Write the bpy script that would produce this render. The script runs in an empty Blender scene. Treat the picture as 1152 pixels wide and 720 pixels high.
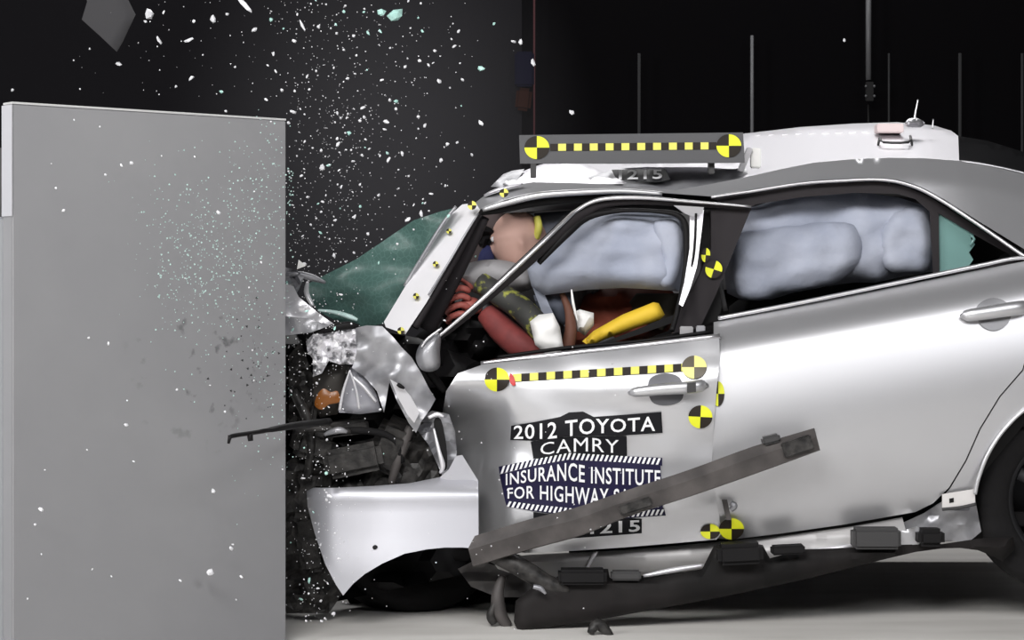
import bpy, bmesh, math, random
import numpy as np
from mathutils import Vector, Matrix, noise
from mathutils.geometry import delaunay_2d_cdt
random.seed(7)
SC = bpy.context.scene
COL = SC.collection
# ------------------------------------------------------------------ camera
# level camera 7 m from the car's near side (the plane y = 0), 1.12 m above the floor, z up
FPX, DIST, HOR, CAMH = 2331.0, 7.0, 330.0, 1.12
cd = bpy.data.cameras.new('camera'); cam = bpy.data.objects.new('camera', cd); COL.objects.link(cam)
cam.location = (0, -DIST, CAMH); cam.rotation_euler = (math.pi/2, 0, 0)
cd.sensor_width = 36.0; cd.lens = FPX/1152*36.0; cd.shift_y = -(360-HOR)/1152.0
cd.clip_start = .05; cd.clip_end = 200
SC.camera = cam
# ------------------------------------------------------------------ world, lights, exposure
w = bpy.data.worlds.new('world'); SC.world = w; w.use_nodes = True
w.node_tree.nodes['Background'].inputs[0].default_value = (.60, .62, .66, 1)
w.node_tree.nodes['Background'].inputs[1].default_value = .05
def area(name, loc, target, sx, sy, power, col=(1, 1, 1)):
    l = bpy.data.lights.new(name, 'AREA'); l.shape = 'RECTANGLE'; l.size = sx; l.size_y = sy; l.energy = power; l.color = col
    o = bpy.data.objects.new(name, l); COL.objects.link(o); o.location = loc
    o.rotation_euler = (Vector(target)-Vector(loc)).to_track_quat('-Z', 'Y').to_euler()
    return o
area('hall_and_fill_lamp', (-1.6, -6.5, 4.6), (0, 0, .7), 3.6, 1.6, 500, (1, .99, .98))
area('hall_and_fill_lamp', (3.2, -6.0, 4.2), (.8, 0, .7), 2.6, 1.4, 150, (.98, .98, 1))
area('hall_and_fill_lamp', (.6, 4.3, 4.8), (.4, 1.6, 0), 5.0, .9, 90, (1, 1, 1))
area('hall_and_fill_lamp', (.6, 3.9, 3.9), (.6, 0, 1.1), 4.5, .9, 40, (1, .98, .99))
area('hall_and_fill_lamp', (-6.0, -4.5, 3.2), (-1.4, -.5, 1.0), 1.8, 1.2, 260, (1, 1, 1))  # added fill lamp, unseen; brightens the barrier's left end face
SC.view_settings.view_transform = 'Standard'; SC.view_settings.look = 'None'
SC.view_settings.gamma = 1.0; SC.view_settings.exposure = 0.0
# ------------------------------------------------------------------ helpers
def P(px, py, y):
    """photo pixel at depth y -> world point"""
    s = (y+DIST)/FPX
    return Vector(((px-576)*s, y, CAMH-(py-HOR)*s))
def cr(xs, ys, x):
    if x <= xs[0]: return ys[0]
    if x >= xs[-1]: return ys[-1]
    i = 0
    while x > xs[i+1]: i += 1
    h = xs[i+1]-xs[i]; t = (x-xs[i])/h
    m = lambda k: (ys[min(k+1, len(xs)-1)]-ys[max(k-1, 0)])/(xs[min(k+1, len(xs)-1)]-xs[max(k-1, 0)])
    a, b = m(i)*h, m(i+1)*h
    return (2*t**3-3*t*t+1)*ys[i]+(t**3-2*t*t+t)*a+(-2*t**3+3*t*t)*ys[i+1]+(t**3-t*t)*b
def smooth(pts, n=6, closed=False):
    """Catmull-Rom through tuples"""
    out = []; N = len(pts); rng = N if closed else N-1
    g = (lambda i: pts[i % N]) if closed else (lambda i: pts[max(0, min(N-1, i))])
    for i in range(rng):
        a, b, c, d = g(i-1), g(i), g(i+1), g(i+2)
        for k in range(n):
            t = k/n
            out.append(tuple(.5*((2*b[j])+(-a[j]+c[j])*t+(2*a[j]-5*b[j]+4*c[j]-d[j])*t*t+(-a[j]+3*b[j]-3*c[j]+d[j])*t**3) for j in range(len(b))))
    if not closed: out.append(tuple(pts[-1]))
    return out
NAMEMAT = {}
def mat(name, col, rough=.5, metal=0., emit=0, coat=0, noise_amt=0, noise_scale=8, col2=None, bump=0, alpha=1, spec=.5, lo=.35, hi=.65, bscale=None):
    m = bpy.data.materials.new(name); m.use_nodes = True; nt = m.node_tree; b = nt.nodes['Principled BSDF']
    b.inputs['Base Color'].default_value = (*col, 1); b.inputs['Roughness'].default_value = rough
    b.inputs['Metallic'].default_value = metal; b.inputs['Coat Weight'].default_value = coat; b.inputs['Coat Roughness'].default_value = .15
    b.inputs['Specular IOR Level'].default_value = spec; b.inputs['Alpha'].default_value = alpha
    if col2 or bump:
        tc = nt.nodes.new('ShaderNodeTexCoord'); n = nt.nodes.new('ShaderNodeTexNoise'); n.inputs['Scale'].default_value = noise_scale; n.inputs['Detail'].default_value = 5
        nt.links.new(tc.outputs['Object'], n.inputs['Vector'])
        if col2:
            r = nt.nodes.new('ShaderNodeValToRGB'); r.color_ramp.elements[0].position = lo; r.color_ramp.elements[1].position = hi
            r.color_ramp.elements[0].color = (*col, 1); r.color_ramp.elements[1].color = (*col2, 1)
            nt.links.new(n.outputs['Fac'], r.inputs['Fac']); nt.links.new(r.outputs['Color'], b.inputs['Base Color'])
        if bump:
            bn = n
            if bscale:
                bn = nt.nodes.new('ShaderNodeTexNoise'); bn.inputs['Scale'].default_value = bscale; bn.inputs['Detail'].default_value = 4
                nt.links.new(tc.outputs['Object'], bn.inputs['Vector'])
            bp = nt.nodes.new('ShaderNodeBump'); bp.inputs['Strength'].default_value = bump; bp.inputs['Distance'].default_value = .01
            nt.links.new(bn.outputs['Fac'], bp.inputs['Height']); nt.links.new(bp.outputs['Normal'], b.inputs['Normal'])
    return m
PAINT = mat('silver_paint', (.61, .61, .63), .38, .78, coat=.2)
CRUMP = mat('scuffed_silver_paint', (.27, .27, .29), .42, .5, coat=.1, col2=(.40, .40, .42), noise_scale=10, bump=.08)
BRIGHT = mat('torn_bright_metal', (.85, .84, .87), .35, .4, col2=(.16, .16, .17), noise_scale=26, bump=.5, lo=.48, hi=.60)
CHROME = mat('chrome_trim', (.70, .69, .71), .3, .85)
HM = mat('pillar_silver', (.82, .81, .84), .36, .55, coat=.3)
BLACK = mat('black_plastic', (.006, .0055, .006), .6, spec=.2)
RUBBER = mat('black_rubber', (.008, .0075, .008), .8, spec=.2, bump=.2, noise_scale=60)
DARK = mat('dark_engine_metal', (.010, .0095, .0095), .5, .1, col2=(.045, .042, .04), noise_scale=30, bump=.5, spec=.35)
GREYP = mat('grey_plastic', (.045, .044, .045), .55, spec=.3)
PILLAR = mat('black_pillar_cloth', (.018, .015, .017), .75, spec=.3)
STEELBAR = mat('dirty_trim_steel', (.045, .040, .039), .6, .15, col2=(.095, .085, .082), noise_scale=9, bump=.2)
AIRBAG = mat('airbag_fabric', (.30, .325, .40), .85, spec=.2, bump=.6, bscale=16, noise_scale=5, col2=(.38, .40, .47))
AIRBAGW = mat('front_airbag_fabric', (.36, .35, .36), .8, bump=.2, noise_scale=9)
YELLOW = mat('sticker_yellow', (.72, .74, .02), .5)
YELLOW2 = mat('faded_yellow', (.70, .66, .12), .55)
STBLACK = mat('sticker_black', (.016, .011, .007), .6, spec=.3)
LBLACK = mat('label_black', (.006, .006, .008), .6, spec=.2)
LNAVY = mat('label_navy', (.013, .011, .040), .6, spec=.2)
LWHITE = mat('letter_white', (.80, .80, .82), .5)
AMBER = mat('amber_lens', (.26, .085, .012), .35)
SKIN = mat('dummy_vinyl', (.58, .36, .30), .6)
RED = mat('red_sleeve', (.30, .055, .05), .7, col2=(.16, .03, .03), noise_scale=10)
MARKED = mat('sooted_sleeve', (.035, .035, .032), .7, col2=(.30, .31, .05), noise_scale=26, lo=.56, hi=.66)
SEATR = mat('red_brown_fabric', (.16, .030, .014), .8, col2=(.23, .05, .025), noise_scale=6)
YPAD = mat('yellow_fabric', (.72, .48, .03), .7)
WMATTE = mat('matte_white', (.85, .84, .82), .8, bump=.3, noise_scale=14)
BOARD = mat('grey_board', (.085, .085, .09), .6, spec=.3)
SEAT = mat('dark_seat_fabric', (.03, .03, .032), .85)
def glass_mat(name, col, a, rough=.15, crack=0):
    m = bpy.data.materials.new(name); m.use_nodes = True; nt = m.node_tree; b = nt.nodes['Principled BSDF']
    b.inputs['Base Color'].default_value = (*col, 1); b.inputs['Roughness'].default_value = rough; b.inputs['Alpha'].default_value = a
    if crack:
        tc = nt.nodes.new('ShaderNodeTexCoord'); v = nt.nodes.new('ShaderNodeTexVoronoi'); v.feature = 'DISTANCE_TO_EDGE'; v.inputs['Scale'].default_value = crack
        r = nt.nodes.new('ShaderNodeValToRGB'); r.color_ramp.elements[0].position = .0; r.color_ramp.elements[1].position = .09
        r.color_ramp.elements[0].color = (col[0]*1.5, col[1]*1.4, col[2]*1.4, 1); r.color_ramp.elements[1].color = (*col, 1)
        nt.links.new(tc.outputs['Object'], v.inputs['Vector']); nt.links.new(v.outputs['Distance'], r.inputs['Fac']); nt.links.new(r.outputs['Color'], b.inputs['Base Color'])
    return m
TEAL = glass_mat('shattered_windshield_glass', (.060, .125, .110), .82, .4, 45)
TEAL2 = glass_mat('tinted_side_glass', (.20, .36, .34), .75, .12)
CLEAR = glass_mat('clear_lens', (.62, .62, .68), .45, .1)
SMOKE = glass_mat('dark_rear_glass', (.03, .03, .032), .9, .12)

def link_mesh(name, verts, faces, m, parent=None, smooth_sh=True, mods=None):
    me = bpy.data.meshes.new(name)
    verts = [Vector(v) for v in verts]
    off = Vector((0, 0, 0))
    if parent is None:
        off = sum(verts, Vector())/len(verts)
    me.from_pydata([tuple(v-off) for v in verts], [], faces)
    me.update()
    ms = m if isinstance(m, (list, tuple)) else [m]
    for x in ms: me.materials.append(x)
    if smooth_sh: me.polygons.foreach_set('use_smooth', [True]*len(me.polygons))
    o = bpy.data.objects.new(name, me); COL.objects.link(o)
    if parent is not None:
        o.parent = parent
        if parent.parent is None and parent.type == 'EMPTY': o.location = -parent.location
    else: o.location = off
    return o
def tag(o, label=None, cat=None, group=None, kind=None):
    if label: o['label'] = label
    if cat: o['category'] = cat
    if group: o['group'] = group
    if kind: o['kind'] = kind
    return o
def empty(name, loc, label, cat, group=None):
    e = bpy.data.objects.new(name, None); COL.objects.link(e); e.location = loc; e.empty_display_size = .1
    return tag(e, label, cat, group)
def inside(poly, x, y):
    c = False; j = len(poly)-1
    for i in range(len(poly)):
        xi, yi = poly[i]; xj, yj = poly[j]
        if (yi > y) != (yj > y) and x < (xj-xi)*(y-yi)/(yj-yi)+xi: c = not c
        j = i
    return c
def densify(poly, sp):
    out = []
    for i in range(len(poly)):
        a, b = poly[i], poly[(i+1) % len(poly)]
        n = max(1, int(math.hypot(b[0]-a[0], b[1]-a[1])/sp))
        for k in range(n): out.append((a[0]+(b[0]-a[0])*k/n, a[1]+(b[1]-a[1])*k/n))
    return out
def edged(poly, x, y):
    best = 1e9
    for i in range(len(poly)):
        ax, ay = poly[i]; bx, by = poly[(i+1) % len(poly)]
        dx, dy = bx-ax, by-ay; L = dx*dx+dy*dy+1e-9
        t = max(0, min(1, ((x-ax)*dx+(y-ay)*dy)/L))
        best = min(best, math.hypot(x-ax-t*dx, y-ay-t*dy))
    return best
def fill(name, poly, dep, m, parent=None, sp=8, holes=(), thick=.004, puff=0, puffw=30, jit=0, smooth_sh=True, wr=0, wrs=.03, back=True):
    """panel traced as an outline at the car's side, given its own depth dep(px,py) and real thickness"""
    if not callable(dep):
        d0 = dep; dep = lambda x, y: d0
    outer = densify(poly, sp); hs = [densify(h, sp) for h in holes]
    pts = list(outer); loops = [list(range(len(outer)))]
    for h in hs:
        loops.append(list(range(len(pts), len(pts)+len(h)))); pts += h
    edges = [(l[i], l[(i+1) % len(l)]) for l in loops for i in range(len(l))]
    xs = [p[0] for p in outer]; ys = [p[1] for p in outer]
    nb = len(pts); gy = min(ys)+sp*.5; row = 0
    while gy < max(ys):
        gx = min(xs)+sp*.5*(1+row % 2)
        while gx < max(xs):
            if inside(outer, gx, gy) and edged(outer, gx, gy) > sp*.45 and all((not inside(h, gx, gy)) and edged(h, gx, gy) > sp*.45 for h in hs):
                pts.append((gx+random.uniform(-1, 1)*jit*sp*8, gy+random.uniform(-1, 1)*jit*sp*8) if jit else (gx, gy))
            gx += sp
        gy += sp*.87; row += 1
    vs, es, fs, ov, _, _ = delaunay_2d_cdt([Vector(p) for p in pts], edges, [], 0, 1e-4)
    keep = []
    for f in fs:
        cx = sum(vs[i][0] for i in f)/3; cy = sum(vs[i][1] for i in f)/3
        if inside(outer, cx, cy) and not any(inside(h, cx, cy) for h in hs): keep.append(list(f))
    V = []; E = []
    for i, v in enumerate(vs):
        x, y = v; d = dep(x, y)
        e = min([edged(outer, x, y)]+[edged(h, x, y) for h in hs]) if puff else 0
        E.append(e)
        if jit: d += random.uniform(-1, 1)*jit
        if wr: d += wr*noise.noise(Vector((x*wrs, y*wrs*1.6, 3.1)))
        k = min(1, e/puffw); bulge = puff*math.sqrt(max(0, 1-(1-k)**2)) if puff else 0
        V.append((x, y, d, bulge))
    # orient toward the camera
    out = []
    for f in keep:
        a, b, c = (Vector(V[i][:2]) for i in f)
        if (b-a).cross(c-a) < 0: f = f[::-1]
        out.append(f[::-1])          # py points down
    verts = [P(x, y, d-bl) for x, y, d, bl in V]
    n = len(verts)
    if back:
        if puff:
            verts += [P(x, y, d+bl*.8+.004) for x, y, d, bl in V]
        else:
            verts += [v+Vector((0, thick, 0)) for v in verts[:n]]
        faces = out+[[i+n for i in f[::-1]] for f in out]
        cnt = {}
        for f in out:
            for a, b in zip(f, f[1:]+f[:1]): cnt[(a, b)] = 1
        for (a, b) in list(cnt):
            if (b, a) not in cnt: faces.append([b, a, a+n, b+n])
    else: faces = out
    o = link_mesh(name, verts, faces, m, parent, smooth_sh)
    if smooth_sh and back:
        me = o.data
        bm = bmesh.new(); bm.from_mesh(me)
        bm.normal_update()
        for e in bm.edges:
            if len(e.link_faces) == 2 and e.calc_face_angle(0) > math.radians(50): e.smooth = False
        bm.to_mesh(me); bm.free()
    return o
def tube3(name, pts, m, parent=None, seg=10, flat=1.0, caps=True, smooth_sh=True):
    """pts: list of (Vector, radius); flat scales the section's second axis"""
    verts = []; faces = []; N = len(pts)
    for i in range(N):
        p, r = pts[i]
        t = (pts[min(N-1, i+1)][0]-pts[max(0, i-1)][0]); t.normalize()
        up = Vector((0, 1, 0)) if abs(t.y) < .9 else Vector((0, 0, 1))
        a = t.cross(up).normalized(); b = t.cross(a).normalized()
        for k in range(seg):
            th = 2*math.pi*k/seg
            verts.append(p+a*r*math.cos(th)+b*r*flat*math.sin(th))
    for i in range(N-1):
        for k in range(seg):
            k2 = (k+1) % seg
            faces.append([i*seg+k, (i+1)*seg+k, (i+1)*seg+k2, i*seg+k2])
    if caps: faces += [list(range(seg)), [(N-1)*seg+k for k in range(seg)][::-1]]
    return link_mesh(name, verts, faces, m, parent, smooth_sh)
def tube(name, pts, m, parent=None, n=5, seg=10, flat=1.0):
    """pts: (px,py,y,radius in px)"""
    q = smooth(pts, n)
    return tube3(name, [(P(a, b, c), r*(c+DIST)/FPX) for a, b, c, r in q], m, parent, seg, flat)
def boxm(name, c, d, m, parent=None, rot=(0, 0, 0), bev=.1):
    bm = bmesh.new(); bmesh.ops.create_cube(bm, size=1)
    bmesh.ops.scale(bm, vec=d, verts=bm.verts)
    if bev: bmesh.ops.bevel(bm, geom=list(bm.edges), offset=min(d)*bev, segments=2, affect='EDGES')
    from mathutils import Euler
    bmesh.ops.transform(bm, matrix=Matrix.Translation(c) @ Euler(rot).to_matrix().to_4x4(), verts=bm.verts)
    vs = [v.co.copy() for v in bm.verts]; fs = [[v.index for v in f.verts] for f in bm.faces]; bm.free()
    return link_mesh(name, vs, fs, m, parent, False)
def lathe(name, c, prof, m, parent=None, seg=56, tilt=None):
    """prof: (radius, y offset); axis along y"""
    verts = []; faces = []; n = len(prof)
    for k in range(seg):
        th = 2*math.pi*k/seg
        for r, y in prof:
            v = Vector((r*math.cos(th), y, r*math.sin(th)))
            if tilt: v = tilt @ v
            verts.append(Vector(c)+v)
    for k in range(seg):
        for j in range(n-1):
            a = k*n+j; b = ((k+1) % seg)*n+j
            faces.append([a, b, b+1, a+1])
    return link_mesh(name, verts, faces, m, parent)
# ------------------------------------------------------------------ the setting
def concrete():
    m = bpy.data.materials.new('polished_floor'); m.use_nodes = True; nt = m.node_tree; b = nt.nodes['Principled BSDF']
    b.inputs['Roughness'].default_value = .45
    tc = nt.nodes.new('ShaderNodeTexCoord'); mp = nt.nodes.new('ShaderNodeMapping'); mp.inputs['Scale'].default_value = (.5, 2.2, 1)
    n = nt.nodes.new('ShaderNodeTexNoise'); n.inputs['Scale'].default_value = 2.0; n.inputs['Detail'].default_value = 6
    r = nt.nodes.new('ShaderNodeValToRGB'); r.color_ramp.elements[0].position = .3; r.color_ramp.elements[1].position = .7
    r.color_ramp.elements[0].color = (.56, .54, .51, 1); r.color_ramp.elements[1].color = (.80, .78, .75, 1)
    nt.links.new(tc.outputs['Object'], mp.inputs['Vector']); nt.links.new(mp.outputs['Vector'], n.inputs['Vector'])
    nt.links.new(n.outputs['Fac'], r.inputs['Fac']); nt.links.new(r.outputs['Color'], b.inputs['Base Color'])
    return m
def box_struct(name, lo, hi, m):
    c = (Vector(lo)+Vector(hi))/2; d = Vector(hi)-Vector(lo)
    o = boxm(name, c, d, m, None, bev=0); o['kind'] = 'structure'; return o
WALLM = mat('black_wall', (.0030, .0027, .0032), 1, spec=.03)
WALLG = mat('charcoal_wall', (.0095, .009, .0105), 1, spec=.05)
box_struct('floor', (-9, -10, -.12), (9, 5.2, 0), concrete())
box_struct('wall_back', (-9, 5.0, 0), (9, 5.2, 7), WALLM)
box_struct('wall_left', (-9.2, -10, 0), (-9, 5.2, 7), WALLG)
box_struct('wall_right', (9, -10, 0), (9.2, 5.2, 7), WALLG)
box_struct('ceiling', (-9, -10, 7), (9, 5.2, 7.2), WALLG)
tr = box_struct('trim_1', (-8.9, 4.93, 0), (P(587, 0, 4.95).x, 4.99, 6.5), WALLG)
# pipes on the back wall
PIPE = mat('dull_pipe', (.018, .018, .019), .8, spec=.2); PIPEB = mat('pale_pipe', (.075, .075, .08), .5)
lab = {601: 'thin reddish cable hanging above the left end of the measuring board', 719: 'thin dark pipe on the black wall above the middle of the roof board',
       846: 'thin grey pipe on the black wall above the right end of the roof board', 977: 'thickest and palest pipe on the black wall, with a black clamp near its foot',
       1000: 'faintest pipe, just right of the clamped pale one', 1080: 'thin dark pipe above the rear end of the car roof', 1150: 'dark pipe at the right edge of the photo'}
for px, y0, r, m in ((601, -10, .006, PIPE), (719, 60, .009, PIPE), (846, 40, .010, PIPEB), (977, -10, .016, PIPEB), (1000, 60, .006, PIPE), (1080, 60, .010, PIPE), (1150, 60, .008, PIPE)):
    x = P(px, 0, 4.85).x; top = P(px, y0, 4.85).z
    if px != 977:
        o = tube3('wall_pipe' if px != 601 else 'hanging_cable', [(Vector((x, 4.85, 1.1)), r), (Vector((x, 4.85, top)), r)], m, seg=8)
        tag(o, lab[px], 'pipe' if px != 601 else 'cable', 'thin pipes on the black wall' if px != 601 else None)
        if px == 601: o.data.materials[0] = mat('red_cable', (.05, .018, .02), .8, spec=.1)
    else:
        e = empty('wall_pipe', (x, 4.85, 1.1), lab[px], 'pipe', 'thin pipes on the black wall')
        tube3('pipe_tube', [(Vector((x, 4.85, P(0, 90, 4.85).z)), r), (Vector((x, 4.85, top)), r)], m, e, seg=10)
        tube3('pipe_foot', [(Vector((x, 4.85, 1.1)), .006), (Vector((x, 4.85, P(0, 118, 4.85).z)), .006)], BLACK, e, seg=8)
        c = P(978, 103, 4.83); boxm('clamp', c, (.045, .03, .11), BLACK, e)
        for dx in (-1, 1):
            for dz in (-1, 1):
                b = c+Vector((dx*.024, -.02, dz*.028)); tube3('clamp_bolt', [(b, .007), (b+Vector((0, -.012, 0)), .007)], PIPEB, e, seg=8)
o = boxm('wall_pad', P(590, 78, 4.86), (.11, .06, .20), mat('navy_cloth', (.004, .004, .013), .9, spec=.1), None, bev=.2); tag(o, 'dark navy pad hanging on the back wall above the measuring board', 'pad')
o = boxm('wall_reel', P(589, 112, 4.86), (.09, .06, .13), mat('rust_red', (.020, .006, .003), .9, spec=.1), None, (0, .1, 0), bev=.3); tag(o, 'dim rust-red box on the back wall under the navy pad', 'box')
# ------------------------------------------------------------------ barrier (turned about 39 degrees to the car)
def barrier_mat():
    m = mat('painted_barrier_steel', (.235, .235, .245), .55, 0, bump=.05, noise_scale=4)
    nt = m.node_tree; b = nt.nodes['Principled BSDF']
    tc = nt.nodes.new('ShaderNodeTexCoord'); n = nt.nodes.new('ShaderNodeTexNoise'); n.inputs['Scale'].default_value = 1.6; n.inputs['Detail'].default_value = 6
    r = nt.nodes.new('ShaderNodeValToRGB'); r.color_ramp.elements[0].position = .3; r.color_ramp.elements[1].position = .72
    r.color_ramp.elements[0].color = (.205, .205, .215, 1); r.color_ramp.elements[1].color = (.24, .24, .248, 1)
    nt.links.new(tc.outputs['Object'], n.inputs['Vector']); nt.links.new(n.outputs['Fac'], r.inputs['Fac'])
    # soot and scrape marks struck by the car near its edge
    n2 = nt.nodes.new('ShaderNodeTexNoise'); n2.inputs['Scale'].default_value = 17; n2.inputs['Detail'].default_value = 5
    r2 = nt.nodes.new('ShaderNodeValToRGB'); r2.color_ramp.elements[0].position = .60; r2.color_ramp.elements[1].position = .68
    nt.links.new(tc.outputs['Object'], n2.inputs['Vector']); nt.links.new(n2.outputs['Fac'], r2.inputs['Fac'])
    vm = nt.nodes.new('ShaderNodeVectorMath'); vm.operation = 'DISTANCE'; vm.inputs[1].default_value = BSOOT
    nt.links.new(tc.outputs['Object'], vm.inputs[0])
    mr = nt.nodes.new('ShaderNodeMapRange'); mr.inputs[1].default_value = .05; mr.inputs[2].default_value = .30; mr.inputs[3].default_value = .9; mr.inputs[4].default_value = 0
    nt.links.new(vm.outputs['Value'], mr.inputs[0])
    mu = nt.nodes.new('ShaderNodeMath'); mu.operation = 'MULTIPLY'; nt.links.new(r2.outputs['Color'], mu.inputs[0]); nt.links.new(mr.outputs[0], mu.inputs[1])
    mx = nt.nodes.new('ShaderNodeMix'); mx.data_type = 'RGBA'; mx.inputs[7].default_value = (.06, .06, .063, 1)
    nt.links.new(mu.outputs[0], mx.inputs[0]); nt.links.new(r.outputs['Color'], mx.inputs[6]); nt.links.new(mx.outputs[2], b.inputs['Base Color'])
    return m
BR = P(322, 135, -.38); BL = P(14, 116, -.97)
u = Vector((BR.x-BL.x, BR.y-BL.y, 0)).normalized(); nb = Vector((-u.y, u.x, 0))      # nb points away from the camera
ZT = 1.672
be = empty('crash_barrier', ((BL.x+BR.x)/2, (BL.y+BR.y)/2, 0), 'tall grey steel barrier block at left that the car has struck', 'barrier')
def prism(name, foot, z0, z1, m, parent, bev=.012):
    bm = bmesh.new(); vs = [bm.verts.new((*f[:2], z0)) for f in foot]; f = bm.faces.new(vs); r = bmesh.ops.extrude_face_region(bm, geom=[f])
    for v in r['geom']:
        if isinstance(v, bmesh.types.BMVert): v.co.z = z1
    bmesh.ops.recalc_face_normals(bm, faces=bm.faces)
    if bev: bmesh.ops.bevel(bm, geom=list(bm.edges), offset=bev, segments=3, affect='EDGES')
    bm.verts.index_update(); vs = [v.co.copy() for v in bm.verts]; fs = [[v.index for v in f.verts] for f in bm.faces]; bm.free()
    return link_mesh(name, vs, fs, m, parent, False)
q = P(285, 420, 0); BSOOT = tuple(BL+u*.64-Vector((0, 0, 0))); BSOOT = (BSOOT[0], BSOOT[1], .90)
BSTEEL = barrier_mat()
a = Vector((BL.x, BL.y, 0)); b = Vector((BR.x, BR.y, 0))
prism('face_plate', [a, b, b+nb*.066, a+nb*.066], 0, ZT, BSTEEL, be, .004)
prism('pale_end_strip', [a-u*.003, a-u*.0005, a+nb*.066-u*.0005, a+nb*.066-u*.003], 1.345, ZT-.002, mat('end_strip_pale', (.42, .42, .45), .6), be, 0)  # added pale strip whose colour brightens the plate's left end
prism('backing_block', [a+nb*.068-u*.06, b+nb*.068-u*.02, b+nb*.8-u*.35, a+nb*.8-u*.06], 0, 1.345, mat('pale_barrier_steel', (.34, .35, .37), .55), be, .01)
prism('mounting_rail', [a+nb*.066+u*.02, b+nb*.066-u*.1, b+nb*.14-u*.1, a+nb*.14+u*.02], 1.345, ZT-.12, mat('dark_barrier_steel', (.05, .05, .05), .6), be, .004)
o = prism('rim_strip', [a+nb*.001, b+nb*.001, b+nb*.062, a+nb*.062], ZT, ZT+.006, mat('pale_rim', (.5, .5, .5), .4), be, 0)  # paler strip along the top edge of the face plate
# ------------------------------------------------------------------ the car
CARBASE = (P(900, 0, .9).x, .9, 0)
car = empty('sedan', CARBASE, 'silver four-door sedan with crushed front and inflated airbags against the barrier', 'car')
def belt(x): return 404-(x-540)*.188
BX = [-150, -60, 0, 10, 40, 68, 130, 190, 235, 275]
BY = [.30, .15, .055, .040, -.038, -.060, -.080, -.070, -.045, .01]
def body(x, y):
    return cr(BX, BY, y-belt(x))
inner = lambda x, y: body(x, y)+.07
def at(fn, d): return lambda x, y: fn(x, y)+d
# black sheet added behind the panels so the gaps look dark
fill('gap_backing', [(640, 400), (800, 366), (1152, 296), (1300, 300), (1500, 330), (1500, 500), (1320, 560), (1250, 480), (1150, 480), (1100, 540), (1080, 600), (820, 620), (640, 630)], inner, BLACK, car, sp=20)
boxm('floor_panel', Vector((.8, .9, .34)), (2.5, 1.5, .05), BLACK, car)
# rear door
RD = [(803, 362.5), (830, 357), (1000, 324), (1110, 302), (1152, 294), (1170, 292), (1168, 352), (1150, 416), (1124, 446), (1102, 482), (1086, 518), (1068, 548), (1050, 566), (1030, 576), (950, 590), (880, 600), (822, 607), (800, 605)]
rdoor = fill('rear_door', RD, body, PAINT, car, sp=9)
tube('belt_trim', [(808, 358, .035, 2.2), (900, 340.5, .03, 2.2), (1000, 320, .03, 2.2), (1100, 299, .03, 2.2), (1150, 290, .035, 2), (1200, 296, .06, 2)], CHROME, car)
def handle(parent, pts, cup, d):
    h = tube('door_handle', pts, PAINT, parent, n=6, seg=14, flat=.7)
    x0 = sum(p[0] for p in cup)/len(cup); y0 = sum(p[1] for p in cup)/len(cup)
    fill('handle_recess', smooth(cup, 4, True), lambda x, y: body(x, y)+d, mat('recess_grey', (.22, .22, .23), .4, .5), parent, sp=5)
    return h
handle(rdoor, [(1081, 357, -.04, 3), (1088, 355, -.075, 6.5), (1110, 352, -.085, 7.5), (1135, 348, -.085, 8), (1150, 346, -.075, 8), (1158, 345, -.045, 7)],
       [(1098, 350), (1104, 340), (1118, 335), (1132, 340), (1138, 352), (1132, 366), (1118, 372), (1104, 366)], -.006)
# quarter panel with wheel arch
QP = [(1151.2, 417), (1151.5, 416), (1169.5, 352), (1171.5, 292), (1230, 305), (1330, 312), (1480, 330), (1500, 360), (1500, 520), (1330, 560), (1318, 520), (1295, 480), (1262, 454), (1220, 440), (1180, 444), (1152, 460), (1128, 484), (1110, 512), (1098, 545), (1095, 562), (1072, 566), (1062, 558), (1069.6, 548.6), (1087.5, 518.6), (1103.4, 482.8), (1125.3, 446.8)]
fill('quarter_panel', QP, body, PAINT, car, sp=9)
tube('arch_lip', [(1097, 556, -.06, 2.2), (1101, 538, -.065, 2.2), (1112, 510, -.075, 2.2), (1130, 483, -.08, 2.2), (1154, 460, -.08, 2.2), (1182, 445, -.08, 2.2), (1220, 440, -.08, 2.2), (1262, 454, -.08, 2.2), (1295, 480, -.08, 2.2), (1320, 525, -.07, 2.2)], PAINT, car)
fill('wheel_well', [(1090, 610), (1092, 540), (1110, 490), (1150, 450), (1220, 430), (1300, 470), (1330, 560), (1330, 625)], .30, BLACK, car, sp=20)
# rear bits of the sill
fill('sill_end', [(1040, 577), (1066, 560), (1096, 556), (1104, 598), (1092, 608), (1012, 612), (1012, 590)], lambda x, y: .0+(y-556)*.0012, CRUMP, car, sp=6, wr=.03, wrs=.06)
fill('jacking_bracket', [(1060, 556), (1097, 550), (1097, 567), (1060, 572)], -.045, mat('pale_plate', (.6, .58, .57), .5), car, sp=6)
fill('bracket_hole', [(1068, 561), (1073, 560), (1073, 565), (1068, 566)], -.047, BLACK, car, sp=4, thick=.001)
tube('bracket_edge', [(1060, 573, -.05, 1.8), (1080, 571, -.05, 1.8), (1098, 567, -.05, 1.8)], GREYP, car)
fill('jacking_foot', [(1012, 598), (1032, 592), (1038, 612), (1012, 614)], -.03, PAINT, car, sp=6)
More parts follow.
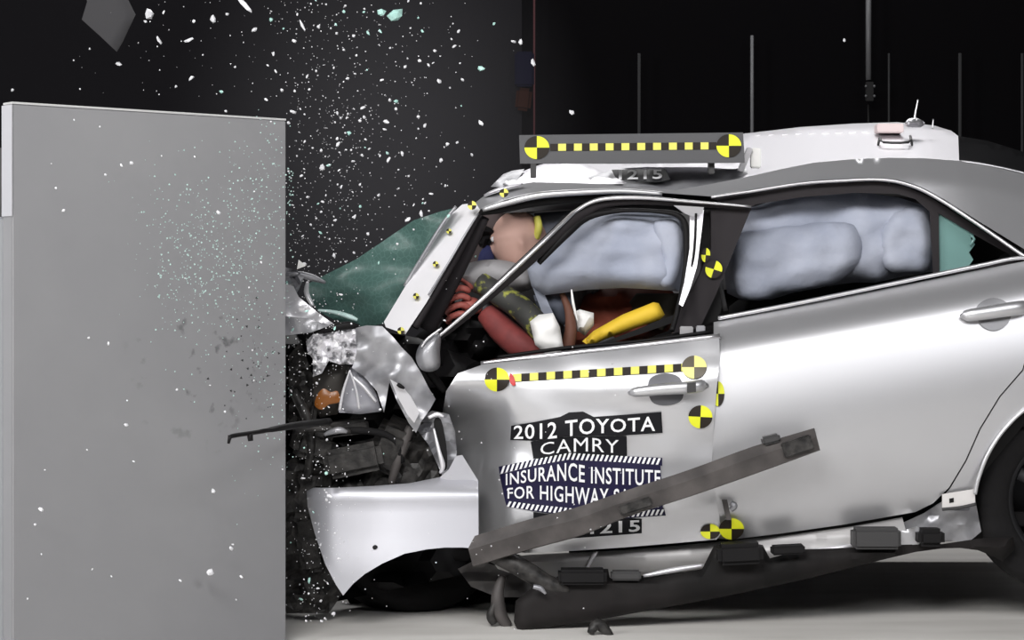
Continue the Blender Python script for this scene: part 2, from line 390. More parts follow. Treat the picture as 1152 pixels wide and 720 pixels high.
# rear wheel
RC = P(1210, 562, .04)
wh = bpy.data.objects.new('rear_wheel', None); COL.objects.link(wh); wh.parent = car; wh.location = RC-Vector(CARBASE)
def wheel(c, parent, R=.335, tilt=None, base=None):
    T = tilt or Matrix.Identity(3)
    o = lathe('tire', c, [(.225, .005), (.24, -.01), (.29, -.018), (.318, -.01), (.332, .012), (R, .04), (R, .18), (.332, .205), (.318, .225), (.29, .23), (.235, .215), (.225, .2)], RUBBER, parent, tilt=T)
    r = lathe('rim', c, [(.228, .0), (.215, .002), (.205, .03), (.2, .19), (0.0, .16)], mat('wheel_alloy', (.02, .02, .022), .5, .6), parent, tilt=T)
    objs = [o, r]
    for k in range(5):
        a = 2*math.pi*k/5+.2
        p0 = Vector(c)+T @ Vector((.03*math.cos(a), .02, .03*math.sin(a))); p1 = Vector(c)+T @ Vector((.21*math.cos(a), .012, .21*math.sin(a)))
        objs.append(tube3('spoke', [(p0, .03), (p1, .024)], r.data.materials[0], parent, 8, .5))
    objs.append(lathe('hub_cap', c, [(.0, .0), (.035, .003), (.045, .02), (.045, .06)], r.data.materials[0], parent, 24, tilt=T))
    for o in objs: o.location = Vector((0, 0, 0))-Vector(c) if base is None else o.location
    return objs
for o in wheel(RC, wh): pass
# roof, rails, rear glass, boot
RT = lambda x: cr([520, 600, 700, 780, 840, 915, 1000, 1080, 1152, 1300, 1500], [232, 205, 208, 214, 200, 183, 178, 181, 196, 240, 322], x)
rail_top = [(527, 234), (545, 220), (565, 211), (600, 205), (650, 206), (700, 209), (760, 214), (800, 207), (840, 199), (880, 190), (915, 183), (960, 179), (1000, 177.5), (1040, 178), (1080, 181), (1115, 187), (1152, 196), (1220, 216), (1300, 244), (1400, 284), (1500, 326)]
rail_bot = [(1500, 330), (1330, 326), (1230, 310), (1190, 300), (1152, 280), (1100, 248), (1062, 224), (1040, 213), (1018, 206), (980, 202), (930, 203), (860, 212), (800, 221), (745, 217), (700, 213), (650, 213), (610, 216), (570, 225), (545, 233), (530, 241)]
def rail_dep(x, y):
    up = float(np.interp(x, [p[0] for p in rail_top], [p[1] for p in rail_top])); k = max(0, min(1, (y-up)/26.0))
    return .17+.065*(1-k)-.0021*max(0, y-up-26)*min(1, max(0, (x-950)/150))
fill('roof_side_rail', rail_top+rail_bot, rail_dep, PAINT, car, sp=6)
RE = lambda x: cr([560, 640, 700, 780, 840, 915, 1000, 1078, 1152], [206, 200, 202, 206, 196, 182, 177, 180, 196], x)
def roof_dep(x, y):
    e = float(np.interp(x, [p[0] for p in rail_top], [p[1] for p in rail_top])); return .24+max(0, (e+3-y))/40.0*1.0
roof_poly = [(590, 205), (600, 190), (680, 172), (760, 160), (840, 150), (900, 143), (960, 139), (1010, 137.5), (1050, 141), (1070, 147), (1078, 153), (1079, 181), (1040, 178), (1000, 177.5), (960, 179), (915, 183), (880, 190), (840, 199), (800, 207), (760, 214), (700, 210), (650, 207)]
ROOFM = mat('roof_silver', (.58, .57, .60), .38, .75, coat=.4)
fill('roof', roof_poly, roof_dep, ROOFM, car, sp=7, thick=.02)
fill('rear_windshield', [(1078, 153), (1110, 158), (1152, 171), (1220, 197), (1300, 235), (1400, 284), (1300, 244), (1220, 216), (1152, 196), (1115, 187), (1080, 181)], lambda x, y: .345+max(0, cr([1078, 1152, 1300, 1400], [180, 196, 244, 285], x)-y)/34., SMOKE, car, sp=8)
fill('boot_lid', [(1400, 284), (1500, 322), (1500, 335), (1400, 330)], lambda x, y: .1+(335-y)/40., PAINT, car, sp=10)
boxm('boot_block', Vector((2.55, .92, .75)), (.7, 1.6, .5), PAINT, car, bev=.2)
tube('roof_ditch_trim', [(1060, 180, .33, 1.2), (1100, 184, .33, 1.5), (1152, 195, .335, 1.6), (1220, 215, .34, 1.6), (1300, 243, .34, 1.6)], CHROME, car)
# antenna, small shapes and built-up lamp reflections on the bright roof
def rooftop(px, py): return roof_dep(px, py)
tube('roof_loop', [(988, 163, rooftop(988, 163)-.02, 1.4), (990, 155, rooftop(990, 160)-.05, 1.4), (994, 160, rooftop(994, 163)-.08, 1.4), (1022, 160, rooftop(1022, 163)-.08, 1.4), (1024, 153, rooftop(1024, 160)-.05, 1.4), (1026, 163, rooftop(1026, 163)-.02, 1.4)], GREYP, car, n=3)  # bent grey line on the roof
boxm('roof_pink_block', P(1000, 145, .95), (.10, .08, .035), mat('pinkish_white', (.75, .62, .62), .4), car)  # small pinkish box on the roof
ant = fill('antenna_base', smooth([(1018, 140), (1022, 134), (1032, 133), (1040, 138), (1036, 143), (1022, 143)], 3, True), .9, ROOFM, car, sp=4, puff=.03, puffw=6)
tube('antenna_mast', [(1029, 135, .9, 1.8), (1030, 126, .9, 1.3), (1033, 112, .9, .8)], CHROME, car)
tube('antenna_tip', [(1049, 145, .92, 1), (1050, 134, .92, .7)], CHROME, car)
for i in range(9):
    x = 850+i*15; y = 152-i*.45
    fill('roof_reflection', [(x, y), (x+8, y-.3), (x+8, y+1.8), (x, y+2)], roof_dep(x, y)-.03, mat('reflection_white', (.9, .88, .9), .5) if i == 0 else bpy.data.materials['reflection_white'], car, sp=6, thick=.01)  # white dashes that stand in for lamp reflections in the roof
boxm('roof_clip', P(850, 178, .33), (.035, .04, .07), WMATTE, car)
boxm('roof_clip', P(838, 180, .31), (.02, .04, .09), CHROME, car, (0, .4, 0))
# buckled front roof skin
fill('buckled_roof_skin', smooth([(566, 209), (578, 198), (600, 188), (622, 182), (645, 181), (665, 187), (690, 199), (705, 206), (680, 207), (640, 206), (600, 208)], 3, True), lambda x, y: .26+max(0, 207-y)*.014, ROOFM, car, sp=5, wr=.04, wrs=.05, puff=.015)
fill('buckled_roof_edge', smooth([(700, 186), (730, 182), (790, 180), (835, 182), (828, 190), (790, 188), (740, 188)], 3, True), lambda x, y: .33+max(0, 190-y)*.02, ROOFM, car, sp=5)
fill('roof_dent', [(660, 200), (690, 190), (740, 187), (800, 188), (838, 186), (842, 198), (800, 208), (760, 215), (700, 210)], lambda x, y: .28+max(0, 212-y)*.006, CRUMP, car, sp=7, wr=.05, wrs=.03)
fill('roof_header', [(552, 210), (566, 196), (576, 192), (590, 190), (582, 203), (565, 211)], lambda x, y: .25+max(0, 210-y)*.01, CRUMP, car, sp=5, wr=.03, wrs=.09)
tube('roof_header_glint', [(545, 220, .22, 1.5), (560, 214, .2, 2.4), (588, 207, .2, 1)], ROOFM, car)
# drip line band over the front door
tube('drip_rail', [(543, 236, .13, 2.5), (570, 228, .12, 4), (605, 220, .11, 4), (650, 216.5, .11, 3.5), (700, 215, .11, 3), (745, 218, .11, 2.5)], PAINT, car)
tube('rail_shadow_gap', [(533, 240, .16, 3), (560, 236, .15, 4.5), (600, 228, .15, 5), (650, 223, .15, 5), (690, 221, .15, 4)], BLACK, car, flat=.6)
# rear window trim and frame
tube('window_trim', [(800, 222, .17, 1.8), (840, 216, .17, 2.1), (900, 206.5, .17, 2.1), (950, 203, .17, 2.1), (990, 202, .17, 2.1), (1020, 207, .165, 2.3), (1050, 220, .15, 2.3), (1100, 252, .11, 2.3), (1152, 288, .06, 2.2), (1170, 296, .04, 2)], CHROME, car)
fill('window_frame', [(803, 224), (840, 219), (900, 209), (950, 205.5), (990, 205), (1018, 210), (1046, 222), (1098, 255), (1152, 291), (1160, 296), (1152, 294), (1100, 303), (1058, 311), (1050, 312), (1046, 238), (1030, 224), (1010, 218), (960, 217), (900, 222), (850, 230), (838, 238)],
     lambda x, y: .20, PILLAR, car, sp=7, holes=[[(1056, 240), (1096, 264), (1146, 292), (1100, 300), (1057, 308)]])
fill('side_glass', [(1053, 238), (1080, 253), (1098, 263), (1092, 268), (1097, 275), (1090, 284), (1095, 292), (1088, 302), (1055, 309)], .215, TEAL2, car, sp=6, thick=.004)
tube('glass_splinter', [(1092, 264, .21, 1), (1096, 269, .2, 1.6), (1091, 276, .2, 1.2)], TEAL2, car, n=2)
fill('parcel_shelf', smooth([(1122, 300), (1126, 287), (1138, 284), (1150, 288), (1156, 296)], 3, True), .35, GREYP, car, sp=6, puff=.03)
# rear curtain airbag
cb = fill('curtain_airbag', [(818, 252), (835, 236), (870, 226), (920, 218), (970, 216), (1010, 222), (1042, 232), (1049, 240), (1049, 306), (1020, 310), (985, 318), (960, 318), (930, 322), (890, 330), (868, 337), (835, 338), (818, 330), (814, 300)], .40, AIRBAG, car, sp=7, puff=.10, puffw=34, wr=.05, wrs=.022)
fill('airbag_cushion', smooth([(824, 300), (826, 268), (850, 258), (900, 252), (950, 250), (968, 262), (970, 290), (955, 308), (930, 322), (880, 330), (855, 338), (830, 332)], 3, True), .30, AIRBAG, car, sp=6, puff=.05, puffw=22, wr=.03, wrs=.03)
fill('airbag_cushion', smooth([(990, 262), (1005, 238), (1030, 232), (1046, 244), (1047, 300), (1020, 308), (995, 300)], 3, True), .31, AIRBAG, car, sp=6, puff=.05, puffw=16, wr=.03, wrs=.03)
fill('rear_seat', [(820, 345), (840, 330), (900, 318), (1046, 300), (1046, 330), (820, 375)], .62, SEAT, car, sp=12, puff=.1)
# B pillar (two crossing straps of black trim) and its markers
fill('centre_pillar', [(800, 236), (846, 233), (838, 252), (806, 330), (786, 372), (782, 380), (756, 378), (764, 352), (786, 312), (800, 280)], lambda x, y: .12, PILLAR, car, sp=8, thick=.05)
fill('pillar_trim', [(786, 236), (806, 236), (806, 300), (812, 345), (808, 360), (790, 366), (775, 378), (790, 300)], .17, BLACK, car, sp=8, thick=.05)
tube('seat_belt', [(812, 240, .24, 3), (808, 300, .24, 3), (816, 350, .24, 3)], GREYP, car, flat=.4)
boxm('belt_anchor', P(772, 372, .06), (.045, .03, .03), CHROME, car)
boxm('belt_anchor', P(788, 372, .06), (.03, .03, .035), CRUMP, car)
# front door: skin peeled forward, dented, standing a little proud
FX = [0, 18, 50, 75, 120, 180, 215]
FY = [.005, -.030, -.066, -.062, -.052, -.040, -.025]
def fdoor(x, y):
    b0 = 404-(x-540)*.099; t = y-b0
    d = cr(FX, FY, t)-.03
    # crease running down where the label bends, skin folding back toward the nose
    f = max(0, 640-x)/100.0
    d += .10*f*f*min(1, max(0, (t-30)/70))
    g = max(0, 575-x)/60.0
    d += .10*g*min(1, max(0, (t-25)/40))
    dx, dy = (x-532)/36., (y-492)/38.
    d += .09*math.exp(-(dx*dx+dy*dy))
    d += .012*noise.noise(Vector((x*.016, y*.03, 1)))
    return d
FD = [(543, 410), (600, 404), (700, 393), (760, 386), (809, 380), (810, 400), (806, 440), (803, 480), (801, 520), (806, 560), (812, 600), (806, 607), (760, 611), (700, 616), (640, 620), (590, 622), (540, 616), (500, 600), (498, 540), (503, 500), (497, 470), (502, 440), (515, 420), (538, 412)]
fd = fill('front_door', FD, fdoor, PAINT, car, sp=7)
tube('window_ledge', [(541, 409, .0, 2.6), (600, 402, -.02, 3.2), (700, 391, -.02, 3.2), (810, 378, -.02, 3)], CHROME, fd, flat=.8)
tube('weather_strip', [(560, 402, .03, 2), (640, 391, .03, 2.2), (720, 384, .03, 2), (800, 373, .03, 2)], BLACK, fd)
handle_d = tube('door_handle', [(709, 442, -.09, 3.5), (716, 441, -.125, 5.5), (745, 438, -.135, 6.5), (775, 436, -.135, 7), (788, 434, -.125, 7), (792, 434, -.10, 6)], PAINT, fd, n=6, seg=14, flat=.7)
fill('handle_recess', smooth([(729, 433), (734, 424), (748, 420), (762, 423), (768, 432), (768, 448), (758, 455), (742, 456), (732, 450)], 4, True), at(fdoor, -.005), mat('recess_dark', (.10, .10, .11), .4, .4), fd, sp=5)
fill('lock_cover', [(773, 431), (783, 430), (783, 441), (773, 442)], -.160, GREYP, fd, sp=5)
# bent window frame of the front door
tube('window_frame', [(478, 396, -.02, 4), (488, 384, -.03, 4), (512, 366, -.04, 4), (542, 340, -.04, 5), (575, 310, -.02, 6.5), (610, 278, .02, 7.5), (640, 250, .06, 7.5), (658, 238, .09, 7), (680, 229, .10, 5), (720, 226, .10, 4.5), (780, 229, .10, 4), (845, 234, .10, 2.2)], PILLAR, fd, n=5, flat=.8)
tube('frame_glint', [(480, 390, -.04, 1.6), (512, 363, -.065, 2), (542, 337, -.068, 2.4), (575, 306, -.05, 2.8), (610, 273, -.015, 2.6), (635, 249, .03, 2.4), (650, 236, .06, 2), (675, 224.5, .07, 2.4), (720, 222.5, .07, 2.2), (780, 227, .07, 1.6), (845, 232.5, .08, 1.3)], CHROME, fd, n=5)
tube('frame_rubber', [(606, 296, .03, 3), (636, 264, .05, 5), (662, 244, .09, 4), (700, 237, .1, 2.5), (740, 238, .1, 2.5), (764, 243, .1, 3.5), (772, 262, .1, 3.5), (770, 310, .1, 3), (762, 350, .07, 3), (756, 372, .04, 3)], BLACK, fd, n=5)
fill('frame_upright', [(776, 238), (792, 236), (789, 262), (784, 300), (776, 326), (768, 345), (764, 342), (770, 318), (776, 280)], lambda x, y: .03+(345-y)*.0007, HM, fd, sp=5, thick=.02)
tube('upright_groove', [(783, 240, .065, 1.4), (780, 290, .065, 1.5), (768, 338, .065, 1.2)], BLACK, fd)
fill('frame_corner', [(758, 231), (792, 233), (790, 240), (780, 244), (770, 240)], .065, CHROME, fd, sp=4, thick=.02)
# door mirror folded against the pillar
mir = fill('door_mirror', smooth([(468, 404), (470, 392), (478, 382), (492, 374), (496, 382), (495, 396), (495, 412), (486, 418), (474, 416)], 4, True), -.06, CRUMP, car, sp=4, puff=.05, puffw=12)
tube('mirror_arm', [(480, 414, .0, 4), (488, 425, .03, 5), (500, 440, .05, 4)], BLACK, mir)
tube('mirror_edge', [(474, 391, -.1, 1.2), (481, 381, -.1, 1.5), (497, 369, -.09, 1.3)], CHROME, mir)
# curtain airbag in the front window
fill('curtain_airbag', [(592, 300), (610, 284), (640, 262), (664, 246), (690, 238), (740, 236), (764, 242), (772, 262), (770, 300), (764, 328), (740, 326), (700, 324), (660, 326), (630, 330), (612, 332), (598, 322)], .24, AIRBAG, car, sp=6, puff=.10, puffw=32, wr=.05, wrs=.025)
fill('airbag_fold', smooth([(736, 250), (756, 246), (768, 262), (766, 300), (756, 322), (742, 318), (746, 290), (738, 268)], 3, True), .16, AIRBAG, car, sp=5, puff=.03, puffw=10)
fill('airbag_tether', [(598, 320), (612, 330), (622, 352), (618, 366), (610, 352)], .26, AIRBAG, car, sp=5, wr=.03)
# A pillar, bright
fill('front_pillar', [(520, 230), (535, 228), (540, 236), (532, 250), (508, 292), (480, 340), (456, 376), (434, 368), (432, 362), (456, 322), (484, 276), (505, 243)], lambda x, y: .02+(372-y)*.0009-(x-480+(y-300)*.62)*.0008, HM, car, sp=6, thick=.03)
tube('pillar_edge', [(513, 232, .08, 1.5), (498, 252, .08, 2.2), (478, 284, .08, 2.2), (455, 322, .08, 2)], CRUMP, car)
tube('pillar_seal', [(540, 237, .15, 3), (528, 262, .13, 3.5), (508, 298, .10, 4), (486, 335, .06, 4.5), (466, 368, .03, 5)], PILLAR, car)
tube('pillar_seal_glint', [(538, 240, .12, 1), (522, 266, .09, 1.2), (502, 300, .06, 1.2), (482, 332, .02, 1.2)], CRUMP, car)
tube('inner_pillar', [(546, 244, .2, 5), (528, 280, .2, 7), (505, 325, .2, 8), (480, 372, .2, 9)], PILLAR, car)
# windshield
fill('windshield', [(512, 234), (503, 246), (480, 282), (452, 328), (433, 364), (410, 368), (380, 362), (358, 350), (345, 335), (342, 322), (372, 306), (400, 292), (430, 272), (465, 248), (495, 238)], lambda x, y: .10+max(0, (330-y)*-.0004)+max(0, (480-x))*.0016, TEAL, car, sp=6, wr=.05, wrs=.02, thick=.006)
tube('windshield_bead', [(358, 349, .22, 1.5), (375, 351, .22, 2.2), (392, 356, .2, 3), (402, 360, .2, 1.8)], mat('glass_white', (.62, .82, .78), .3), car)
# hood and crushed nose
fill('hood', [(316, 318), (330, 322), (336, 334), (352, 347), (366, 358), (378, 366), (350, 373), (316, 377)], lambda x, y: -.05+(378-y)*.0010, HM, car, sp=6, wr=.02, wrs=.04)
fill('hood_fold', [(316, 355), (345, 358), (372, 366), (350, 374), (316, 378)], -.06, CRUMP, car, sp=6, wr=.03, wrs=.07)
tube('hood_curl', [(318, 312, .1, 3.5), (332, 308, .08, 3), (350, 312, .1, 4), (366, 318, .12, 1.5)], CRUMP, car)
tube('hood_curl', [(346, 318, .1, 2), (345, 330, .06, 3), (352, 344, .04, 2)], HM, car)
fill('hood_hinge_flap', [(318, 300), (334, 304), (342, 312), (336, 326), (330, 336), (322, 318)], .08, CRUMP, car, sp=5, jit=.02, smooth_sh=False)
fill('hinge_splinter', [(336, 292), (344, 299), (334, 303)], .0, WMATTE, car, sp=5, thick=.003)
tube('cowl_gap', [(345, 376, -.04, 2), (370, 370, -.05, 4.5), (392, 366, -.05, 4.5), (405, 368, -.04, 2)], BLACK, car, flat=.6)
fill('nose_backing', [(316, 372), (400, 368), (470, 380), (520, 400), (552, 412), (552, 640), (316, 690)], .22, BLACK, car, sp=14, wr=.2, wrs=.03)  # black plate added so the space behind the crushed nose is dark
fill('dashboard', [(462, 384), (500, 348), (515, 330), (560, 350), (590, 395), (575, 408), (545, 414), (520, 430), (480, 430)], .46, BLACK, car, sp=8, wr=.15, wrs=.05, puff=.1)
fill('torn_inner_fender', [(344, 384), (352, 376), (400, 370), (401, 398), (398, 410), (382, 410), (370, 406), (362, 420), (352, 424), (352, 404), (346, 396)], -.04, BRIGHT, car, sp=5, jit=.018, smooth_sh=False)
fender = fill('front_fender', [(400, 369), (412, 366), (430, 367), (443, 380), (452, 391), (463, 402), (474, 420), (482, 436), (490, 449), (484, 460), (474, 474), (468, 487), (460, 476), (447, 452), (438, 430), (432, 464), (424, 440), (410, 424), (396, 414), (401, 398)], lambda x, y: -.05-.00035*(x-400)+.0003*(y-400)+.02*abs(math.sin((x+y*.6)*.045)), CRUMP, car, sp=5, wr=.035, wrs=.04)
fill('fender_facet', [(439, 427), (452, 434), (462, 446), (472, 464), (466, 476), (458, 466), (448, 448)], lambda x, y: -.10+(x-455)*.001, HM, car, sp=6, thick=.01)
tube('fender_clip', [(447, 432, -.125, 1.8), (450, 434, -.125, 2.4), (455, 437, -.125, 1.2)], BLACK, car, n=2)
fill('fender_flap', [(466, 480), (474, 470), (486, 462), (505, 466), (512, 486), (514, 510), (508, 532), (498, 536), (482, 500)], lambda x, y: .02+.0015*abs(x-488), CRUMP, car, sp=6, wr=.05, wrs=.07)
fill('strut_slot', smooth([(488, 474), (496, 472), (502, 500), (503, 525), (498, 528), (492, 505)], 3, True), -.035, BLACK, car, sp=4)
tube('strut_rim', [(482, 470, -.05, 2), (492, 466, -.05, 2.6), (499, 469, -.05, 1.5)], HM, car)
tube('strut_rim', [(488, 482, -.05, 1.2), (494, 508, -.06, 2.2), (498, 524, -.06, 3), (495, 532, -.05, 1.5)], HM, car)
# headlamp
hl = fill('headlamp', [(381, 464), (386, 440), (394, 414), (398, 410), (412, 424), (424, 444), (429, 463), (404, 466)], lambda x, y: .02, CLEAR, car, sp=7, puff=.03, puffw=14)
for nm, pts in (('lamp_rib', [(394, 416, -.05, 1), (386, 440, -.05, 1.6), (382, 462, -.05, 1.8)]), ('lamp_rib', [(394, 418, -.06, 1), (401, 440, -.06, 1.2), (404, 460, -.06, 1.6)]), ('lamp_rib', [(397, 424, -.06, 1.5), (410, 436, -.06, 2.2), (423, 452, -.05, 1.6)])):
    tube(nm, pts, HM, hl)
lathe('reflector', P(392, 418, .1), [(.0, .06), (.03, .03), (.055, -.01), (.06, -.03)], GREYP, hl, 24)
fill('lamp_housing', [(352, 420), (372, 410), (394, 412), (384, 440), (380, 466), (360, 470), (348, 445)], .06, mat('smoky_housing', (.055, .05, .045), .35), hl, sp=6, puff=.02, wr=.02)
fill('turn_signal', smooth([(354, 456), (357, 444), (364, 437), (372, 441), (380, 440), (382, 452), (370, 455), (362, 461)], 3, True), .0, AMBER, hl, sp=4, puff=.006, puffw=8)
# engine clutter
ENG = [((352, 500), (.14, .2, .10), (0, .3, .2)), ((400, 515), (.2, .25, .10), (0, -.2, 0)), ((440, 500), (.12, .2, .16), (.2, .4, 0)), ((380, 482), (.2, .1, .05), (0, -.1, .3)), ((345, 470), (.07, .1, .12), (0, .2, 0)), ((460, 535), (.10, .1, .1), (0, .3, .2)), ((345, 560), (.08, .1, .2), (0, .2, 0)), ((350, 610), (.09, .12, .2), (0, -.2, 0))]
for i, (c, d, r) in enumerate(ENG):
    boxm('engine_block', P(c[0], c[1], .10), d, DARK, car, r, bev=.2)
tube('engine_hose', [(330, 440, .0, 5), (345, 470, -.02, 6), (350, 500, .0, 5), (345, 540, .02, 5)], DARK, car)
tube('engine_hose', [(365, 490, -.0, 3), (400, 484, -.02, 4), (440, 492, .0, 4), (452, 520, .02, 4)], RUBBER, car)
tube('suspension_arm', [(330, 486, -.05, 3), (360, 482, -.05, 4), (395, 486, -.03, 3)], DARK, car)
tube('engine_pipe', [(365, 489, -.06, 2), (380, 484, -.07, 4), (390, 486, -.06, 2)], CRUMP, car)
tube('suspension_arm', [(440, 545, .02, 4), (448, 515, .02, 6), (462, 480, .03, 5)], STEELBAR, car)
fill('torn_wheel_liner', [(325, 400), (338, 384), (344, 400), (352, 425), (350, 470), (325, 480)], .04, DARK, car, sp=6, jit=.02, smooth_sh=False)
fill('torn_wheel_liner', [(322, 520), (350, 500), (430, 495), (480, 470), (495, 540), (400, 550), (345, 546), (350, 590), (385, 668), (370, 690), (322, 690)], .06, DARK, car, sp=9, jit=.02, smooth_sh=False)
# bumper cover / lower fender, bright
def bump_dep(x, y):
    d = -.12+.0000030*(x-440)**2*12*.1
    d += cr([540, 552, 570, 600, 640, 670], [.05, .0, -.008, -.022, -.042, -.052], y)
    d += max(0, (375-x))**2*.00006
    return d
fill('bumper_cover', [(345, 553), (352, 549), (380, 549), (420, 547), (460, 544), (495, 537), (505, 528), (513, 513), (520, 512), (538, 541), (538.5, 617), (520, 616), (500, 616), (480, 618), (455, 623), (430, 634), (410, 646), (397, 657), (386, 670), (378, 658), (366, 635), (354, 600), (346, 570)], bump_dep, mat('bumper_silver', (.55, .55, .59), .42, .5, coat=.2), car, sp=7, thick=.012)
fill('bumper_chip', smooth([(419, 615), (422, 613), (425, 615), (423, 618), (420, 618)], 2, True), at(bump_dep, -.003), BLACK, car, sp=4, thick=.001)
# front wheel, knocked flat under the arch
FC = Vector((P(475, 0, .33).x, .33, .33))
fw = bpy.data.objects.new('front_wheel', None); COL.objects.link(fw); fw.parent = car; fw.location = FC-Vector(CARBASE)
from mathutils import Euler
wheel(FC, fw, tilt=Euler((math.radians(-10), 0, math.radians(24))).to_matrix())
fill('wheel_liner', [(385, 665), (410, 640), (440, 622), (480, 612), (540, 612), (640, 640), (700, 650), (640, 700), (560, 700), (400, 690)], .5, BLACK, car, sp=12, wr=.1)
fill('splash_shield', [(515, 640), (535, 630), (580, 642), (605, 660), (600, 672), (560, 672), (530, 660)], .12, mat('grey_liner', (.085, .08, .08), .5), car, sp=6, wr=.05, wrs=.05)
tube('torn_bracket', [(566, 648, -.02, 4), (560, 668, -.03, 7), (562, 690, -.03, 8), (572, 704, -.02, 5)], STEELBAR, car)
tube('torn_bracket', [(558, 676, -.04, 3), (552, 692, -.04, 5), (556, 702, -.04, 4)], DARK, car)
# sill under the doors, silver, then the black underbody rail
SILLM = mat('dull_sill_grey', (.48, .47, .47), .55, .3)
fill('sill', [(552, 628), (600, 624), (700, 619), (806, 610), (880, 603), (960, 592), (1015, 582), (1020, 600), (960, 612), (900, 622), (800, 640), (700, 650), (610, 656), (560, 640)], lambda x, y: .02+cr([0, 10, 22, 40], [0, -.03, -.01, .05], y-(622-(x-600)*.05)), SILLM, car, sp=6, wr=.006, wrs=.03)
tube('sill_flange', [(724, 648, -.03, 2), (760, 641, -.04, 3.2), (792, 636, -.03, 2)], HM, car)
tube('sill_flange', [(900, 621, -.02, 2), (940, 617, -.03, 3), (962, 613, -.02, 2)], HM, car)
tube('sill_flange', [(660, 640, -.02, 1.5), (668, 625, -.02, 2.4), (672, 621, -.02, 1)], HM, car)
fill('underbody_rail', [(580, 676), (600, 660), (622, 652), (640, 640), (684, 640), (686, 650), (722, 652), (790, 640), (803, 614), (826, 610), (858, 613), (866, 628), (905, 618), (960, 616), (1012, 613), (1040, 612), (1060, 612), (1100, 606), (1140, 604), (1142, 618), (1128, 632), (1118, 626), (1100, 619), (1080, 616.5), (1060, 617), (1030, 621), (1000, 628), (960, 638), (900, 653), (820, 670), (740, 685), (680, 696), (620, 705), (584, 713), (578, 700)], lambda x, y: -.09+cr([575, 640, 700, 800, 1140], [0, .0, .0, .02, .08], x), mat('underbody_black', (.006, .0055, .0055), .7, spec=.2, col2=(.014, .012, .012), noise_scale=6, bump=.25), car, sp=8, puff=.03, puffw=12)
boxm('sill_bracket', P(985, 605, -.06), (.16, .08, .07), GREYP, car, bev=.15); boxm('sill_bracket', P(832, 622, -.12), (.15, .09, .07), BLACK, car, (0, -.05, 0), bev=.2)
boxm('sill_bracket', P(655, 648, -.12), (.16, .08, .05), BLACK, car, bev=.2); boxm('sill_bracket', P(704, 647, -.10), (.10, .06, .03), GREYP, car, bev=.2)
boxm('sill_bracket', P(886, 618, -.10), (.11, .06, .03), BLACK, car, (0, -.05, 0), bev=.2); boxm('sill_bracket', P(1046, 604, -.05), (.09, .08, .06), BLACK, car, bev=.25)
tube('broken_rail', [(541, 618, -.10, 8), (565, 628, -.1, 10), (592, 642, -.1, 11), (615, 656, -.1, 10), (640, 662, -.1, 8)], DARK, car)
tube('torn_clip', [(600, 660, -.16, 2.5), (608, 662, -.16, 3), (614, 668, -.16, 1.5)], CRUMP, car)
# far side of the shell so the car holds up from a step aside
fill('far_side_panel', [(560, 420), (1400, 300), (1420, 560), (1080, 590), (600, 600)], lambda x, y: 1.72, PAINT, car, sp=40)
fill('far_curtain_airbag', [(600, 250), (760, 240), (1030, 232), (1040, 300), (780, 330), (610, 340)], 1.4, AIRBAGW, car, sp=20, puff=.05)
fill('headliner', [(560, 226), (700, 216), (960, 206), (1040, 222), (1060, 236), (960, 218), (840, 226), (560, 240)], lambda x, y: .3+max(0, 240-y)*.03, PILLAR, car, sp=10)
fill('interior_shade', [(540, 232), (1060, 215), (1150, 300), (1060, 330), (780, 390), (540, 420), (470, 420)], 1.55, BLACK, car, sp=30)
# front seat and loose interior pieces
fill('front_seat', [(640, 326), (700, 324), (756, 326), (766, 345), (752, 372), (700, 392), (650, 398), (630, 380), (632, 350)], .52, SEATR, car, sp=7, puff=.10, puffw=20, wr=.06, wrs=.04)
fill('seat_side_shield', [(716, 330), (764, 330), (764, 350), (745, 372), (722, 362), (700, 350)], .42, mat('olive_dark', (.05, .042, .03), .7), car, sp=7, puff=.03)
fill('seat_pad', [(655, 384), (668, 372), (700, 354), (735, 340), (741, 341), (748, 354), (742, 360), (710, 371), (680, 382), (664, 390)], .22, YPAD, car, sp=5, puff=.03, puffw=9)
fill('seat_pad_edge', [(664, 390), (700, 377), (748, 358), (758, 354), (760, 362), (720, 376), (680, 388), (650, 396)], .20, BLACK, car, sp=6)
fill('white_glow_patch', [(596, 362), (606, 354), (622, 352), (630, 368), (634, 392), (628, 398), (614, 398), (602, 388)], .12, WMATTE, car, sp=3.5, puff=.03, puffw=14, wr=.02, wrs=.05)  # white shape standing in for a bright glow inside the car
fill('white_glow_patch', [(644, 352), (652, 348), (668, 352), (668, 366), (658, 378), (650, 372)], .24, WMATTE, car, sp=5, puff=.03, puffw=8, wr=.03, wrs=.06)
fill('grey_sleeve_flap', [(600, 332), (622, 332), (640, 326), (648, 345), (640, 370), (628, 362), (620, 350), (606, 352)], .30, mat('slate_cloth', (.09, .10, .13), .8), car, sp=6, puff=.03, wr=.04)
tube('seat_post', [(632, 330, .26, 3), (640, 350, .24, 5), (642, 372, .22, 7), (638, 392, .22, 8)], mat('brown_post', (.13, .05, .03), .7), car)
tube('pale_post', [(643, 326, .2, 1), (645, 342, .18, 1.6), (650, 362, .18, 1)], WMATTE, car)
tube('steering_column', [(515, 350, .5, 8), (560, 380, .5, 10), (600, 420, .5, 10)], BLACK, car)
